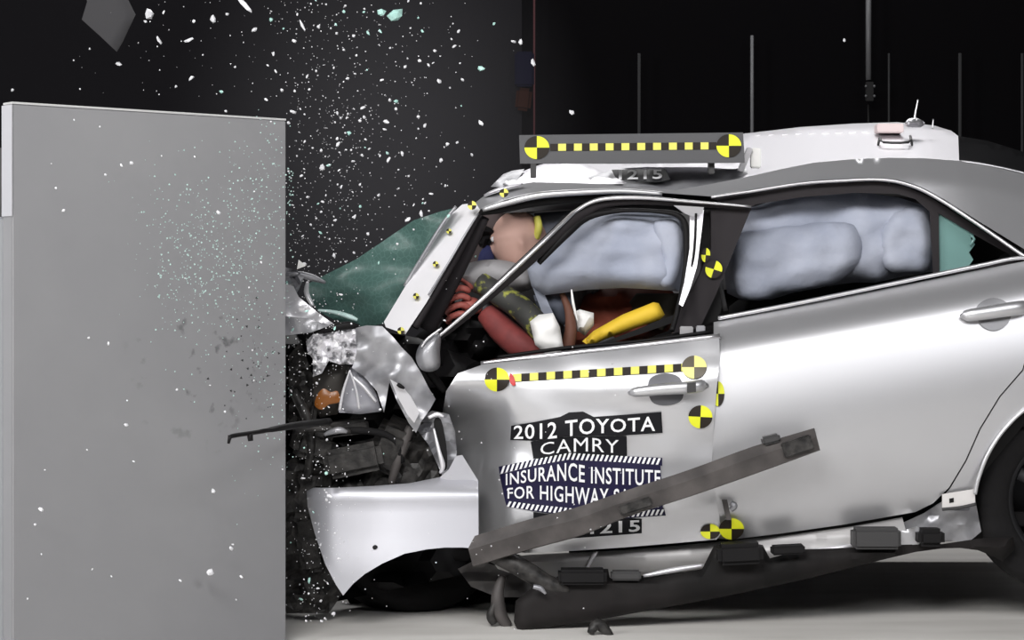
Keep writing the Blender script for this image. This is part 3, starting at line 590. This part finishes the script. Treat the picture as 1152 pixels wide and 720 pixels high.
# steering wheel rim + driver airbag
fill('driver_airbag', smooth([(508, 312), (516, 302), (534, 294), (560, 292), (586, 298), (602, 312), (596, 326), (570, 330), (545, 332), (526, 326)], 3, True), .36, AIRBAGW, car, sp=6, puff=.09, puffw=18, wr=.03)
tube('painted_airbag_mark', [(604, 244, .40, 4), (606, 256, .39, 4.5), (603, 268, .4, 4)], YELLOW2, car)
fill('passenger_airbag', [(600, 240), (650, 236), (640, 256), (612, 282), (596, 300), (590, 280)], .55, AIRBAG, car, sp=7, puff=.05)
fill('headliner_drape', [(528, 246), (560, 238), (600, 232), (604, 238), (580, 244), (558, 252), (548, 270), (552, 286), (540, 302), (524, 304), (512, 300)], .50, mat('brown_lining', (.05, .035, .035), .8), car, sp=6, wr=.05)
fill('navy_lining', smooth([(540, 284), (548, 276), (554, 280), (556, 292), (550, 299), (538, 297)], 3, True), .44, mat('navy_fabric', (.03, .035, .12), .8), car, sp=4, puff=.02, puffw=6)
fill('dark_fringe', smooth([(536, 262), (544, 254), (554, 258), (556, 266), (550, 276), (540, 278)], 3, True), .43, BLACK, car, sp=5, jit=.02)  # black patch in front of the head
# ------------------------------------------------------------------ crash test dummy
dm = empty('crash_test_dummy', P(660, 420, .55), 'seated crash test dummy leaning into the airbags, tan head, red sleeves', 'dummy')
def skin_mesh(name, nodes, edges, m, parent, sub=2):
    """nodes: (px,py,y,r m)"""
    me = bpy.data.meshes.new(name); vs = [P(n[0], n[1], n[2]) for n in nodes]
    me.from_pydata([tuple(v) for v in vs], edges, []); o = bpy.data.objects.new(name, me); COL.objects.link(o)
    md = o.modifiers.new('skin', 'SKIN'); sv = me.skin_vertices[0].data
    for i, n in enumerate(nodes): sv[i].radius = (n[3], n[3])
    sv[0].use_root = True
    o.modifiers.new('sub', 'SUBSURF').levels = sub; o.modifiers[-1].render_levels = sub
    dg = bpy.context.evaluated_depsgraph_get(); ev = o.evaluated_get(dg); em = ev.to_mesh()
    V = [v.co.copy() for v in em.vertices]; Fc = [list(p.vertices) for p in em.polygons]; ev.to_mesh_clear()
    bpy.data.objects.remove(o); bpy.data.meshes.remove(me)
    return link_mesh(name, V, Fc, m, parent)
BODYM = mat('dummy_suit', (.05, .05, .055), .7, col2=(.10, .10, .11), noise_scale=8)
skin_mesh('body', [(690, 425, .58, .14), (672, 385, .56, .13), (648, 345, .55, .14), (628, 318, .55, .10), (612, 306, .54, .055),
                   (640, 336, .40, .060), (606, 382, .34, .048), (566, 352, .32, .040), (534, 342, .32, .030),
                   (640, 336, .72, .060), (598, 372, .76, .048), (550, 345, .74, .038),
                   (640, 430, .46, .085), (572, 398, .44, .065), (560, 500, .46, .05), (640, 430, .72, .085), (572, 400, .72, .065), (560, 500, .7, .05)],
          [(0, 1), (1, 2), (2, 3), (3, 4), (3, 5), (5, 6), (6, 7), (7, 8), (3, 9), (9, 10), (10, 11), (0, 12), (12, 13), (13, 14), (0, 15), (15, 16), (16, 17)], BODYM, dm)
# near upper arm sleeve with soot and olive marks, red forearm / thigh cloth
tube('sleeve', [(540, 318, .24, 12), (560, 330, .21, 13), (585, 346, .19, 14), (606, 368, .18, 14), (622, 392, .19, 12)], MARKED, dm)
tube('trouser_leg', [(548, 352, .27, 13), (562, 368, .24, 15), (580, 384, .22, 16), (606, 398, .22, 14), (630, 404, .25, 10)], RED, dm)
# head: ellipsoid skull sculpted with face, looking left and down
def head(parent, c, m):
    bm = bmesh.new(); bmesh.ops.create_icosphere(bm, subdivisions=5, radius=1)
    for v in bm.verts:
        x, y, z = v.co
        X, Y, Z = x*.098, y*.078, z*.115
        if z < 0: X *= 1-.12*(-z); Y *= 1-.22*(-z)
        if x < 0:
            f = math.exp(-(y/.18)**2)
            X -= .022*f*math.exp(-((z+.12)/.14)**2)                       # nose
            X += .008*math.exp(-((abs(y)-.36)/.16)**2)*math.exp(-((z-.08)/.12)**2)   # eye hollows
            X -= .006*math.exp(-((z-.24)/.10)**2)                          # brow
            X += .007*f*math.exp(-((z+.44)/.045)**2)                       # mouth line
            X -= .012*math.exp(-(y/.35)**2)*math.exp(-((z+.74)/.18)**2)    # chin
        if x > 0: X *= 1.08
        # ears
        e = math.exp(-((x-.12)/.13)**2-((z+.05)/.2)**2)*(abs(y) > .8)
        Y += math.copysign(.014*e, y)
        v.co = (X, Y, Z)
    bmesh.ops.transform(bm, matrix=Matrix.Translation(c) @ Euler((0, math.radians(-10), 0)).to_matrix().to_4x4(), verts=bm.verts)
    V = [v.co.copy() for v in bm.verts]; Fc = [[v.index for v in f.verts] for f in bm.faces]; bm.free()
    return link_mesh('head', V, Fc, m, parent)
HC = P(583, 273, .45)
hd = head(dm, HC, SKIN)
for s in (-1, 1):
    c = HC+Vector((-.088, s*.030, .012))
    lathe('eye', c, [(0, -.011), (.008, -.008), (.011, 0), (.008, .008), (0, .011)], LWHITE, hd, 12)
# near hand on the wheel: palm plus five fingers curled round the rim
RIM = [(516, 312, .30, 4), (508, 334, .34, 4), (512, 360, .40, 4), (530, 384, .46, 4)]
tube('steering_wheel', RIM, BLACK, car)
hc = P(526, 340, .30)
hand_nodes = [(544, 346, .31, .028), (528, 342, .29, .040), (520, 350, .29, .032)]
hand = skin_mesh('hand', hand_nodes, [(0, 1), (1, 2)], mat('red_vinyl_hand', (.42, .11, .09), .55), dm)
for i, (y0, L) in enumerate(((324, 16), (333, 19), (343, 18), (353, 15))):
    skin_mesh('finger', [(530, y0+4, .27, .0125), (519, y0-1, .25, .0125), (508, y0+3, .26, .012), (503, y0+7+L*.1, .30, .011), (506, y0+10, .335, .010)], [(0, 1), (1, 2), (2, 3), (3, 4)], hand.data.materials[0], hand, 1)
skin_mesh('thumb', [(532, 326, .30, .011), (524, 316, .29, .0105), (514, 311, .28, .0095), (507, 312, .27, .008)], [(0, 1), (1, 2), (2, 3)], hand.data.materials[0], hand, 1)
# ------------------------------------------------------------------ stickers and lettering
def bull(parent, cx, cy, rx, ry, dep, name='bullseye_marker', off=-.006, rot=0, cols=(STBLACK, YELLOW), half=None):
    verts = []; faces = []; mi = []
    n = 8
    for qd in range(4):
        base = len(verts); 
        rings = (0, .5, 1)
        for r in rings:
            for k in range(n+1):
                a = math.pi/2*(qd+k/n)
                x = r*rx*math.cos(a); y = -r*ry*math.sin(a)
                X = cx+x*math.cos(rot)-y*math.sin(rot); Y = cy+x*math.sin(rot)+y*math.cos(rot)
                verts.append(P(X, Y, dep(X, Y)+off))
        for j in range(2):
            for k in range(n):
                a0 = base+j*(n+1)+k
                faces.append([a0, a0+1, a0+n+2, a0+n+1]); mi.append(1 if qd in (0, 2) else 0)
    o = link_mesh(name, verts, faces, list(cols), parent)
    for p, k in zip(o.data.polygons, mi): p.material_index = k
    return o
def quadf(name, pts, dep, m, parent, off=-.006, sp=8):
    return fill(name, pts, at(dep, off), m, parent, sp=sp, thick=.0012)
DS = fd
def strip(x0, y0, x1, y1, h, n, dep, parent, first=0, off=-.006):
    for i in range(n):
        a = i/n; b = (i+1)/n
        xa, ya, xb, yb = x0+(x1-x0)*a, y0+(y1-y0)*a, x0+(x1-x0)*b, y0+(y1-y0)*b
        quadf('scale_mark', [(xa, ya-h/2), (xb, yb-h/2), (xb, yb+h/2), (xa, ya+h/2)], dep, YELLOW2 if (i+first) % 2 == 0 else STBLACK, parent, off, sp=9)
strip(577, 425.2, 776, 412.8, 8.5, 21, fdoor, DS)
bull(DS, 559, 427, 14, 13.5, fdoor, off=-.008)
bull(DS, 781, 413, 14, 13, fdoor, off=-.008, cols=(mat('worn_black', (.09, .075, .05), .5), mat('worn_yellow', (.75, .70, .25), .5)))
bull(DS, 788, 469, 13.5, 13, fdoor, off=-.008, rot=.05)
bull(rdoor, 808, 443, 7, 14, body, off=-.006)
quadf('red_mark', smooth([(574, 420), (578, 424), (580, 432), (577, 434), (573, 428)], 2, True), fdoor, mat('red_ink', (.5, .02, .02), .5), DS, -.009, 4)
bull(DS, 799, 598, 11, 8.5, fdoor, off=-.006); bull(rdoor, 823, 595, 14, 12, body, off=-.03)
fill('marker_post', [(812, 562), (818, 562), (823, 585), (817, 585)], -.10, STEELBAR, rdoor, sp=5)
tube('marker_post_foot', [(822, 566, -.1, 3), (826, 569, -.1, 4), (822, 574, -.1, 3)], CRUMP, rdoor)
bull(car, 803, 303, 9.5, 10, lambda x, y: .105, off=0, rot=.3); bull(car, 794, 287, 5, 8, lambda x, y: .115, off=0, rot=.1)
for (x, y, r) in ((531, 231, 5), (567, 217, 5), (505, 260, 3), (490, 297, 3.2), (468, 333, 3.4), (451, 372, 4)):
    dd = (lambda X, Y: .02+(372-Y)*.0009-(X-480+(Y-300)*.62)*.0008) if y > 235 else (lambda X, Y: .10)
    bull(car, x, y, r, r, dd, off=-.02, cols=(STBLACK, YELLOW2))
def text_verts(s, bold=.012, fspace=1.0):
    cu = bpy.data.curves.new('t', 'FONT'); cu.body = s; cu.offset = bold; cu.space_character = fspace; cu.resolution_u = 3
    o = bpy.data.objects.new('t', cu); COL.objects.link(o)
    dg = bpy.context.evaluated_depsgraph_get(); dg.update(); ev = o.evaluated_get(dg); me = ev.to_mesh()
    V = [v.co.copy() for v in me.vertices]; Fc = [list(p.vertices) for p in me.polygons]; ev.to_mesh_clear()
    bpy.data.objects.remove(o); bpy.data.curves.remove(cu)
    xs = [v.x for v in V]; ys = [v.y for v in V]
    x0, x1, y0, y1 = min(xs), max(xs), min(ys), max(ys)
    return [((v.x-x0)/(x1-x0), (v.y-y0)/(y1-y0)) for v in V], Fc
def lettering(name, s, top, bot, dep, m, parent, off=-.010, bold=.012):
    """top/bot: polylines in x -> y, letters stretched between them"""
    V, Fc = text_verts(s, bold, 1.1); x0, x1 = top[0][0], top[-1][0]
    ip = lambda pl, x: float(np.interp(x, [p[0] for p in pl], [p[1] for p in pl]))
    out = []
    for a, b in V:
        x = x0+a*(x1-x0); yt, yb = ip(top, x), ip(bot, x); y = yb+(yt-yb)*b
        out.append(P(x, y, dep(x, y)+off))
    # face the camera
    f2 = [f for f in Fc]
    o = link_mesh(name, out, f2, m, parent, False); return o
quadf('label_plate', [(575, 479), (600, 475), (630, 469), (640, 464), (656, 463), (668, 469), (744, 463.5), (745.5, 487), (700, 490), (640, 491), (600, 496), (574, 495)], fdoor, LBLACK, DS, -.006)
lettering('lettering', '2012 TOYOTA', [(578, 479), (620, 475), (655, 471), (700, 471), (737, 468)], [(578, 494), (620, 494), (655, 489), (700, 486), (737, 485)], fdoor, LWHITE, DS)
quadf('label_plate', [(597, 497), (640, 492), (705, 491), (705.5, 513), (660, 513), (600, 516)], fdoor, LBLACK, DS, -.0075)
lettering('lettering', 'CAMRY', [(608, 499), (635, 494), (660, 492), (696, 495)], [(608, 512), (635, 509), (660, 508), (696, 510)], fdoor, LWHITE, DS, bold=0)
quadf('label_plate', [(562, 534), (600, 524), (640, 518), (700, 520), (743, 524), (746, 572), (720, 574), (680, 576), (640, 571), (600, 567), (568, 563)], fdoor, LNAVY, DS, -.006)
lettering('lettering', 'INSURANCE INSTITUTE', [(569, 533), (600, 527), (640, 520), (665, 525), (743, 529)], [(569, 546), (600, 542), (640, 541), (665, 544), (743, 547)], fdoor, LWHITE, DS, bold=.012)
lettering('lettering', 'FOR HIGHWAY SAFETY', [(571, 549), (600, 546), (640, 547), (665, 549), (745, 551)], [(571, 561), (600, 561), (640, 566), (665, 569), (745, 571)], fdoor, LWHITE, DS, bold=.012)
def hatch(top, bot, n, parent):
    verts = []; faces = []
    ip = lambda pl, x: float(np.interp(x, [p[0] for p in pl], [p[1] for p in pl]))
    x0, x1 = top[0][0], top[-1][0]; st = (x1-x0)/n
    for i in range(n):
        xa = x0+i*st; k = len(verts)
        for x, e in ((xa+3.0, 0), (xa+st*.5+3.0, 0), (xa+st*.5, 1), (xa, 1)):
            y = ip(top, x) if e == 0 else ip(bot, x); verts.append(P(x, y, fdoor(x, y)-.009))
        faces.append([k, k+1, k+2, k+3])
    return link_mesh('hatching', verts, faces, LWHITE, parent, False)
quadf('label_border', [(561, 525), (600, 517), (640, 509), (700, 513), (745, 515), (745, 524), (700, 520), (640, 518), (600, 524), (562, 533)], fdoor, LNAVY, DS, -.005)
quadf('label_border', [(568, 563), (600, 567), (640, 571), (680, 576), (747, 572), (749, 580), (690, 584), (640, 580), (600, 575), (570, 570)], fdoor, LNAVY, DS, -.005)
hatch([(563, 525), (600, 517), (640, 509.5), (700, 513), (743, 515.5)], [(563, 533), (600, 524), (640, 517), (700, 520), (743, 523)], 34, DS)
hatch([(570, 563.5), (600, 567.5), (640, 571.5), (680, 576), (747, 573)], [(570, 570), (600, 574), (640, 579), (690, 583), (749, 579)], 34, DS)
quadf('label_plate', [(600, 576), (640, 581), (722, 584), (722, 600), (640, 606), (600, 590)], fdoor, LBLACK, DS, -.0075)
lettering('lettering', '11215', [(648, 588), (720, 585)], [(648, 602), (720, 598)], fdoor, LWHITE, DS, bold=.02)
rdent = lambda x, y: .28+max(0, 212-y)*.006-.05
fill('label_plate', [(688, 191), (748, 190), (754, 202), (740, 205), (700, 203), (692, 199)], rdent, LBLACK, car, sp=6, thick=.002)
lettering('lettering', '1215', [(696, 191), (745, 190.5)], [(696, 202), (745, 201)], rdent, LWHITE, car, off=-.006, bold=.02)
# ------------------------------------------------------------------ measuring board on the roof
bd = empty('measuring_board', P(712, 186, .20), 'long grey board with yellow and black scale standing on the roof', 'board')
BD = lambda x, y: .20
fill('board_panel', [(584, 152), (836, 149), (838, 183), (700, 184), (585, 184)], .20, BOARD, bd, sp=20, thick=.012)
strip(619, 165.8, 806, 164, 8, 21, BD, bd, 1, off=-.003)
bull(bd, 604, 166, 14, 13, BD, off=-.004); bull(bd, 820, 164, 14, 13, BD, off=-.004)
boxm('board_foot', P(600, 192, .22), (.02, .04, .05), GREYP, bd); boxm('board_foot', P(800, 188, .26), (.02, .05, .05), GREYP, bd)
# ------------------------------------------------------------------ loose bar torn off the car
tb = empty('torn_side_beam', P(730, 550, -.2), 'long brown-grey beam torn loose, slanting up across both doors', 'beam')
q = smooth([(528, 622, -.10, 16), (600, 600, -.18, 16), (650, 587, -.22, 15.5), (704, 567, -.24, 14), (780, 542, -.24, 14), (850, 517, -.24, 14.5), (919, 494, -.24, 12.5)], 4)
verts = []; faces = []
for i, (x, y, d, r) in enumerate(q):
    for dx, dy, dd in ((-.25, -1, 0), (-.05, -.2, -.028), (.25, .95, -.015), (.3, 1, .03), (-.2, -.95, .04)):
        verts.append(P(x+dx*r, y+dy*r, d+dd))
for i in range(len(q)-1):
    for k in range(5): faces.append([i*5+k, i*5+(k+1) % 5, (i+1)*5+(k+1) % 5, (i+1)*5+k])
faces += [[0, 1, 2, 3, 4], [(len(q)-1)*5+k for k in (4, 3, 2, 1, 0)]]
link_mesh('beam', verts, faces, STEELBAR, tb, False)
boxm('beam_clip', P(867, 494, -.24), (.06, .05, .028), GREYP, tb, (0, -.25, 0), .25)
boxm('beam_clip', P(715, 569, -.26), (.11, .03, .035), DARK, tb, (0, -.3, 0), .2)
boxm('beam_sleeve', P(897, 502, -.262), (.10, .02, .05), DARK, tb, (0, -.32, 0), .2)
# ------------------------------------------------------------------ other loose wreckage
def strip_thing(name, pts, m, label, cat, **k):
    o = tube(name, pts, m, None, **k); return tag(o, label, cat)
dbx = empty('bent_trim_strip', P(292, 488, -.9), 'thin black trim strip sticking out in front of the barrier face', 'trim strip')
tube('strip', [(258, 492, -.98, 2), (264, 490, -.96, 2.5), (290, 486, -.86, 2.5), (330, 479, -.66, 4), (370, 474, -.3, 4)], BLACK, dbx)
tube('clip_tab', [(259, 490, -.98, 2.5), (257, 499, -.98, 1.5)], BLACK, dbx, n=2); tube('clip_tab', [(281, 488, -.9, 3.5), (282, 496, -.9, 3)], BLACK, dbx, n=2)
strip_thing('broken_bolt_bracket', [(664, 712, -.22, 4), (672, 702, -.2, 7), (684, 712, -.2, 5), (690, 722, -.2, 3)], DARK, 'small dark broken bracket on the floor under the black rail', 'bracket', n=3)
o = fill('tumbling_grey_panel', [(92, -20), (98, 2), (92, 22), (112, 40), (131, 58), (138, 46), (152, 16), (143, -2), (146, -20)], lambda x, y: .3+(x-120)*.003, mat('grey_sheet', (.085, .083, .088), .6), None, sp=12, thick=.01)
tag(o, 'grey pointed sheet of wreckage flying above the barrier at top left', 'panel')
# ------------------------------------------------------------------ flying glass and chips
CHIP = mat('glass_chip_white', (.74, .74, .77), .3, coat=.2)
CHIPG = mat('glass_chip_green', (.42, .68, .62), .3)
CHIPD = mat('dark_chip', (.02, .02, .02), .5)
def chip_mesh(name, m, k):
    rnd = random.Random(k); bm = bmesh.new(); bmesh.ops.create_icosphere(bm, subdivisions=1, radius=1)
    for v in bm.verts: v.co = Vector((v.co.x*rnd.uniform(.6, 1.2), v.co.y*rnd.uniform(.5, 1), v.co.z*rnd.uniform(.6, 1.2)))
    me = bpy.data.meshes.new(name); bm.to_mesh(me); bm.free(); me.materials.append(m); return me
CW = [chip_mesh('glass_fragment', CHIP, k) for k in range(5)]
CG = [chip_mesh('glass_fragment', CHIPG, 10+k) for k in range(3)]
def frag(px, py, y, r, name, mesh, label, cat, group, sx=1, ang=0):
    o = bpy.data.objects.new(name, mesh); COL.objects.link(o); o.location = P(px, py, y)
    s = r*(y+DIST)/FPX; o.scale = (s*sx, s, s); o.rotation_euler = (random.uniform(-.5, .5), ang, random.uniform(-.5, .5))
    return tag(o, label, cat, group)
SPEC = [(168, 15, 7, 1, .5, 'largest white triangular chip, flying above the barrier beside the grey sheet'), (179, 45, 2.4, 3, .9, 'slanted white sliver below the largest white chip'), (212, 45, 2.4, 3.4, -.4, 'long pale sliver above the middle of the barrier'),
        (240, 21, 4, 1.6, 1.3, 'thick upright white chip near the top edge, above the barrier'), (275, 5, 4, 3.5, .8, 'long grey-blue shard at the top edge of the photo'), (340, 28, 2, 5, 1.1, 'thin long pale splinter right of the barrier, near the top'),
        (445, 17, 7, 1.5, -.5, 'green glazed lump of glass near the top, left of centre'), (429, 14, 4.5, 1.2, 0, 'round white chip beside the green lump of glass'), (600, 70, 3, 2, 1.1, 'white sliver beside the hanging cable'), (586, 47, 3, 1.5, 1.4, 'bright upright chip just left of the hanging cable top'),
        (494, 91, 3.2, 1.3, .2, 'bright chip flying over the windshield, midway to the cable'), (541, 138, 2.6, 2, .6, 'slanted pale sliver left of the measuring board'), (541, 77, 3.2, 1.5, .3, 'bright chip halfway between the green lump and the board'), (643, 126, 3.6, 1.2, 0, 'bright chip just above the left part of the measuring board'),
        (363, 188, 4, 1.3, 1.2, 'large bright chip right of the barrier top corner'), (474, 240, 2.6, 2.2, 1.4, 'upright white sliver over the windshield edge'), (950, 45, 2, 1.4, 1, 'lone white speck left of the clamped pipe'), (144, 528-100, 0, 0, 0, None)]
for x, y, r, sx, a, l in SPEC:
    if l: 
        mm = CG[0] if 'green' in l else (CW[1] if 'grey-blue' not in l else CW[2])
        frag(x, y, random.uniform(.0, .5), r, 'glass_shard', mm, l, 'glass shard', None, sx, a)
LW = 'small bright chip of broken glass in the spray right of the barrier'
pts = [(184,14),(256,16),(218,24),(305,22),(319,32),(101,55),(83,68),(90,100),(133,72),(215,88),(249,103),(14,101),(254,125),(299,112),(310,80),(367,5),(387,13),(410,10),(475,35),(516,35),(508,44),(414,37),(439,54),(489,57),(511,52),(556,27),(456,75),(482,73),(434,137),(478,141),(515,160),(460,198),(531,174),(496,180),(436,172),(437,180),(405,208),(485,218),(345,345),(384,210)]
spray = []
for p in pts: spray.append((p[0], p[1], random.uniform(1.3, 2.6)))
def dens(x, y):
    """how thick the spray is around the nose of the car"""
    d = math.exp(-((x-360)/48.)**2)*(1 if y > 110 else .45)*(1 if y < 420 else .35)
    d += .30*math.exp(-((x-430)/90.)**2)*(1 if y < 330 else .2)
    d += .10*math.exp(-((x-260)/140.)**2)*(1 if y < 130 else .1)
    d += .4*math.exp(-((x-350)/22.)**2)*(y > 380)
    if x < 322 and y > 110: d *= .0
    if x > 540: d *= .15
    if y > 330 and x > 400: d *= .25
    return d
while len(spray) < 285:
    x, y = random.uniform(60, 620), random.uniform(0, 700)
    if random.random() < dens(x, y): spray.append((x, y, random.choice((1, 1.2, 1.5, 1.5, 1.9, 2.4))))
for i, (x, y, r) in enumerate(spray):
    yy = random.uniform(-.25, .9) if y < 330 else -.32+random.uniform(-.1, .1)
    if x < 340 and y > 110: yy = random.uniform(-.2, .6)
    left = y < 112 and x < 322
    frag(x, y, yy, r, 'glass_fragment', CG[i % 3] if random.random() < .12 else CW[i % 5], 'small bright chip of broken glass flying above the barrier top' if left else (LW if y < 365 else 'small bright chip of broken glass in front of the crushed nose'),
         'glass fragment', 'glass chips flying above the barrier' if left else ('glass chips sprayed between barrier and car' if y < 365 else 'glass chips in front of the crushed nose'), random.choice((1, 1, 1.4, 2)), random.uniform(0, 3))
def dust(name, n, gen, m, label, cat):
    verts = []; faces = []
    for i in range(n):
        x, y, d, r = gen(); c = P(x, y, d); s = r*(d+DIST)/FPX; k = len(verts)
        R = Euler((random.uniform(0, 3), random.uniform(0, 3), 0)).to_matrix()
        for v in ((1, 0, -.6), (-.6, .9, -.6), (-.6, -.9, -.5), (0, 0, .9)): verts.append(c+R @ (Vector(v)*s))
        faces += [[k, k+2, k+1], [k, k+1, k+3], [k+1, k+2, k+3], [k+2, k, k+3]]
    o = link_mesh(name, verts, faces, m, None, False); tag(o, label, cat, kind='stuff'); return o
def g_spray():
    while True:
        x, y = random.uniform(60, 640), random.uniform(0, 700)
        if random.random() < dens(x, y): return x, y, (random.uniform(-.1, 1.2) if y < 330 else random.uniform(-.35, -.22)), random.choice((.4, .5, .6, .8, 1.0))
dust('glass_dust', 1500, g_spray, CHIP, 'fine white glass dust sprayed between the barrier and the car', 'glass dust')
def g_bar():
    while True:
        x, y = random.uniform(20, 330), random.uniform(118, 640)
        d = math.exp(-((x-235)/55.)**2-((y-290)/70.)**2)+.5*math.exp(-((x-315)/40.)**2-((y-210)/60.)**2)+.25*math.exp(-((x-300)/30.)**2-((y-400)/120.)**2)
        if random.random() < d:
            t = (x-14)/308.; face = -.97+.59*t
            return x, y, face-random.uniform(.05, .3), random.choice((.5, .6, .8, 1.0, 1.3))
dust('green_glass_dust', 1000, g_bar, mat('green_dust', (.42, .60, .56), .5), 'pale green glass dust drifting in front of the barrier face', 'glass dust')
def g_dark():
    x, y = random.gauss(285, 22), random.gauss(410, 34); t = (min(x, 318)-14)/308.
    return min(x, 320), y, -.97+.59*t-.05, random.choice((.5, .8, 1.2, 1.8))
dust('black_crumbs', 70, g_dark, CHIPD, 'black plastic crumbs scattered in front of the barrier edge', 'crumbs')
for i in range(36):
    x = random.uniform(30, 318); y = random.uniform(130, 690); t = (x-14)/308.
    frag(x, y, -.97+.59*t-random.uniform(.05, .3), random.choice((1, 1.3, 1.8)), 'glass_fragment', CW[i % 5], 'small pale chip of glass hanging in front of the grey barrier face', 'glass fragment', 'glass chips in front of the barrier face', random.choice((1, 1.5)), random.uniform(0, 3))
for i, (x, y, r) in enumerate(((142, 478, 2.6), (240, 552, 3), (46, 573, 3.2), (236, 644, 4.5), (260, 617, 2.6), (246, 239, 2.8), (148, 183, 2.8))):
    t = (x-14)/308.
    l = ['slanted white chip before the middle of the barrier face', 'bright chip below the black trim strip', 'pale chip near the barrier left edge, low down', 'largest pale chip before the lower barrier face', 'round pale chip just above the largest low one', 'bright chip before the upper right barrier face', 'pale chip before the upper left barrier face'][i]
    frag(x, y, -.97+.59*t-.1, r, 'glass_shard', CW[i % 5], l, 'glass shard', None, 1.2, .6)
def g_car():
    return random.uniform(480, 700), random.uniform(380, 710), random.uniform(-.45, -.3), random.choice((.5, .8, 1.2))
dust('floor_spray', 60, g_car, CHIP, 'few white specks flying before the front door and sill', 'glass dust')
# ------------------------------------------------------------------ dust haze (last)
def haze():
    bm = bmesh.new(); bmesh.ops.create_icosphere(bm, subdivisions=4, radius=1)
    me = bpy.data.meshes.new('dust_haze'); bm.to_mesh(me); bm.free()
    o = bpy.data.objects.new('dust_haze', me); COL.objects.link(o); o.location = P(430, 180, 1.9); o.scale = (.95, .9, 1.25)
    m = bpy.data.materials.new('haze'); m.use_nodes = True; nt = m.node_tree
    nt.nodes.remove(nt.nodes['Principled BSDF']); out = nt.nodes['Material Output']
    v = nt.nodes.new('ShaderNodeVolumeScatter'); v.inputs['Color'].default_value = (.95, .93, 1, 1)
    tc = nt.nodes.new('ShaderNodeTexCoord'); ln = nt.nodes.new('ShaderNodeVectorMath'); ln.operation = 'LENGTH'
    mr = nt.nodes.new('ShaderNodeMapRange'); mr.inputs[1].default_value = .2; mr.inputs[2].default_value = 1.0; mr.inputs[3].default_value = .06; mr.inputs[4].default_value = 0
    nt.links.new(tc.outputs['Object'], ln.inputs[0]); nt.links.new(ln.outputs['Value'], mr.inputs[0]); nt.links.new(mr.outputs[0], v.inputs['Density'])
    nt.links.new(v.outputs[0], out.inputs['Volume']); me.materials.append(m)
    tag(o, 'thin grey dust haze hanging behind the car nose and windshield', 'dust', kind='stuff')
haze()
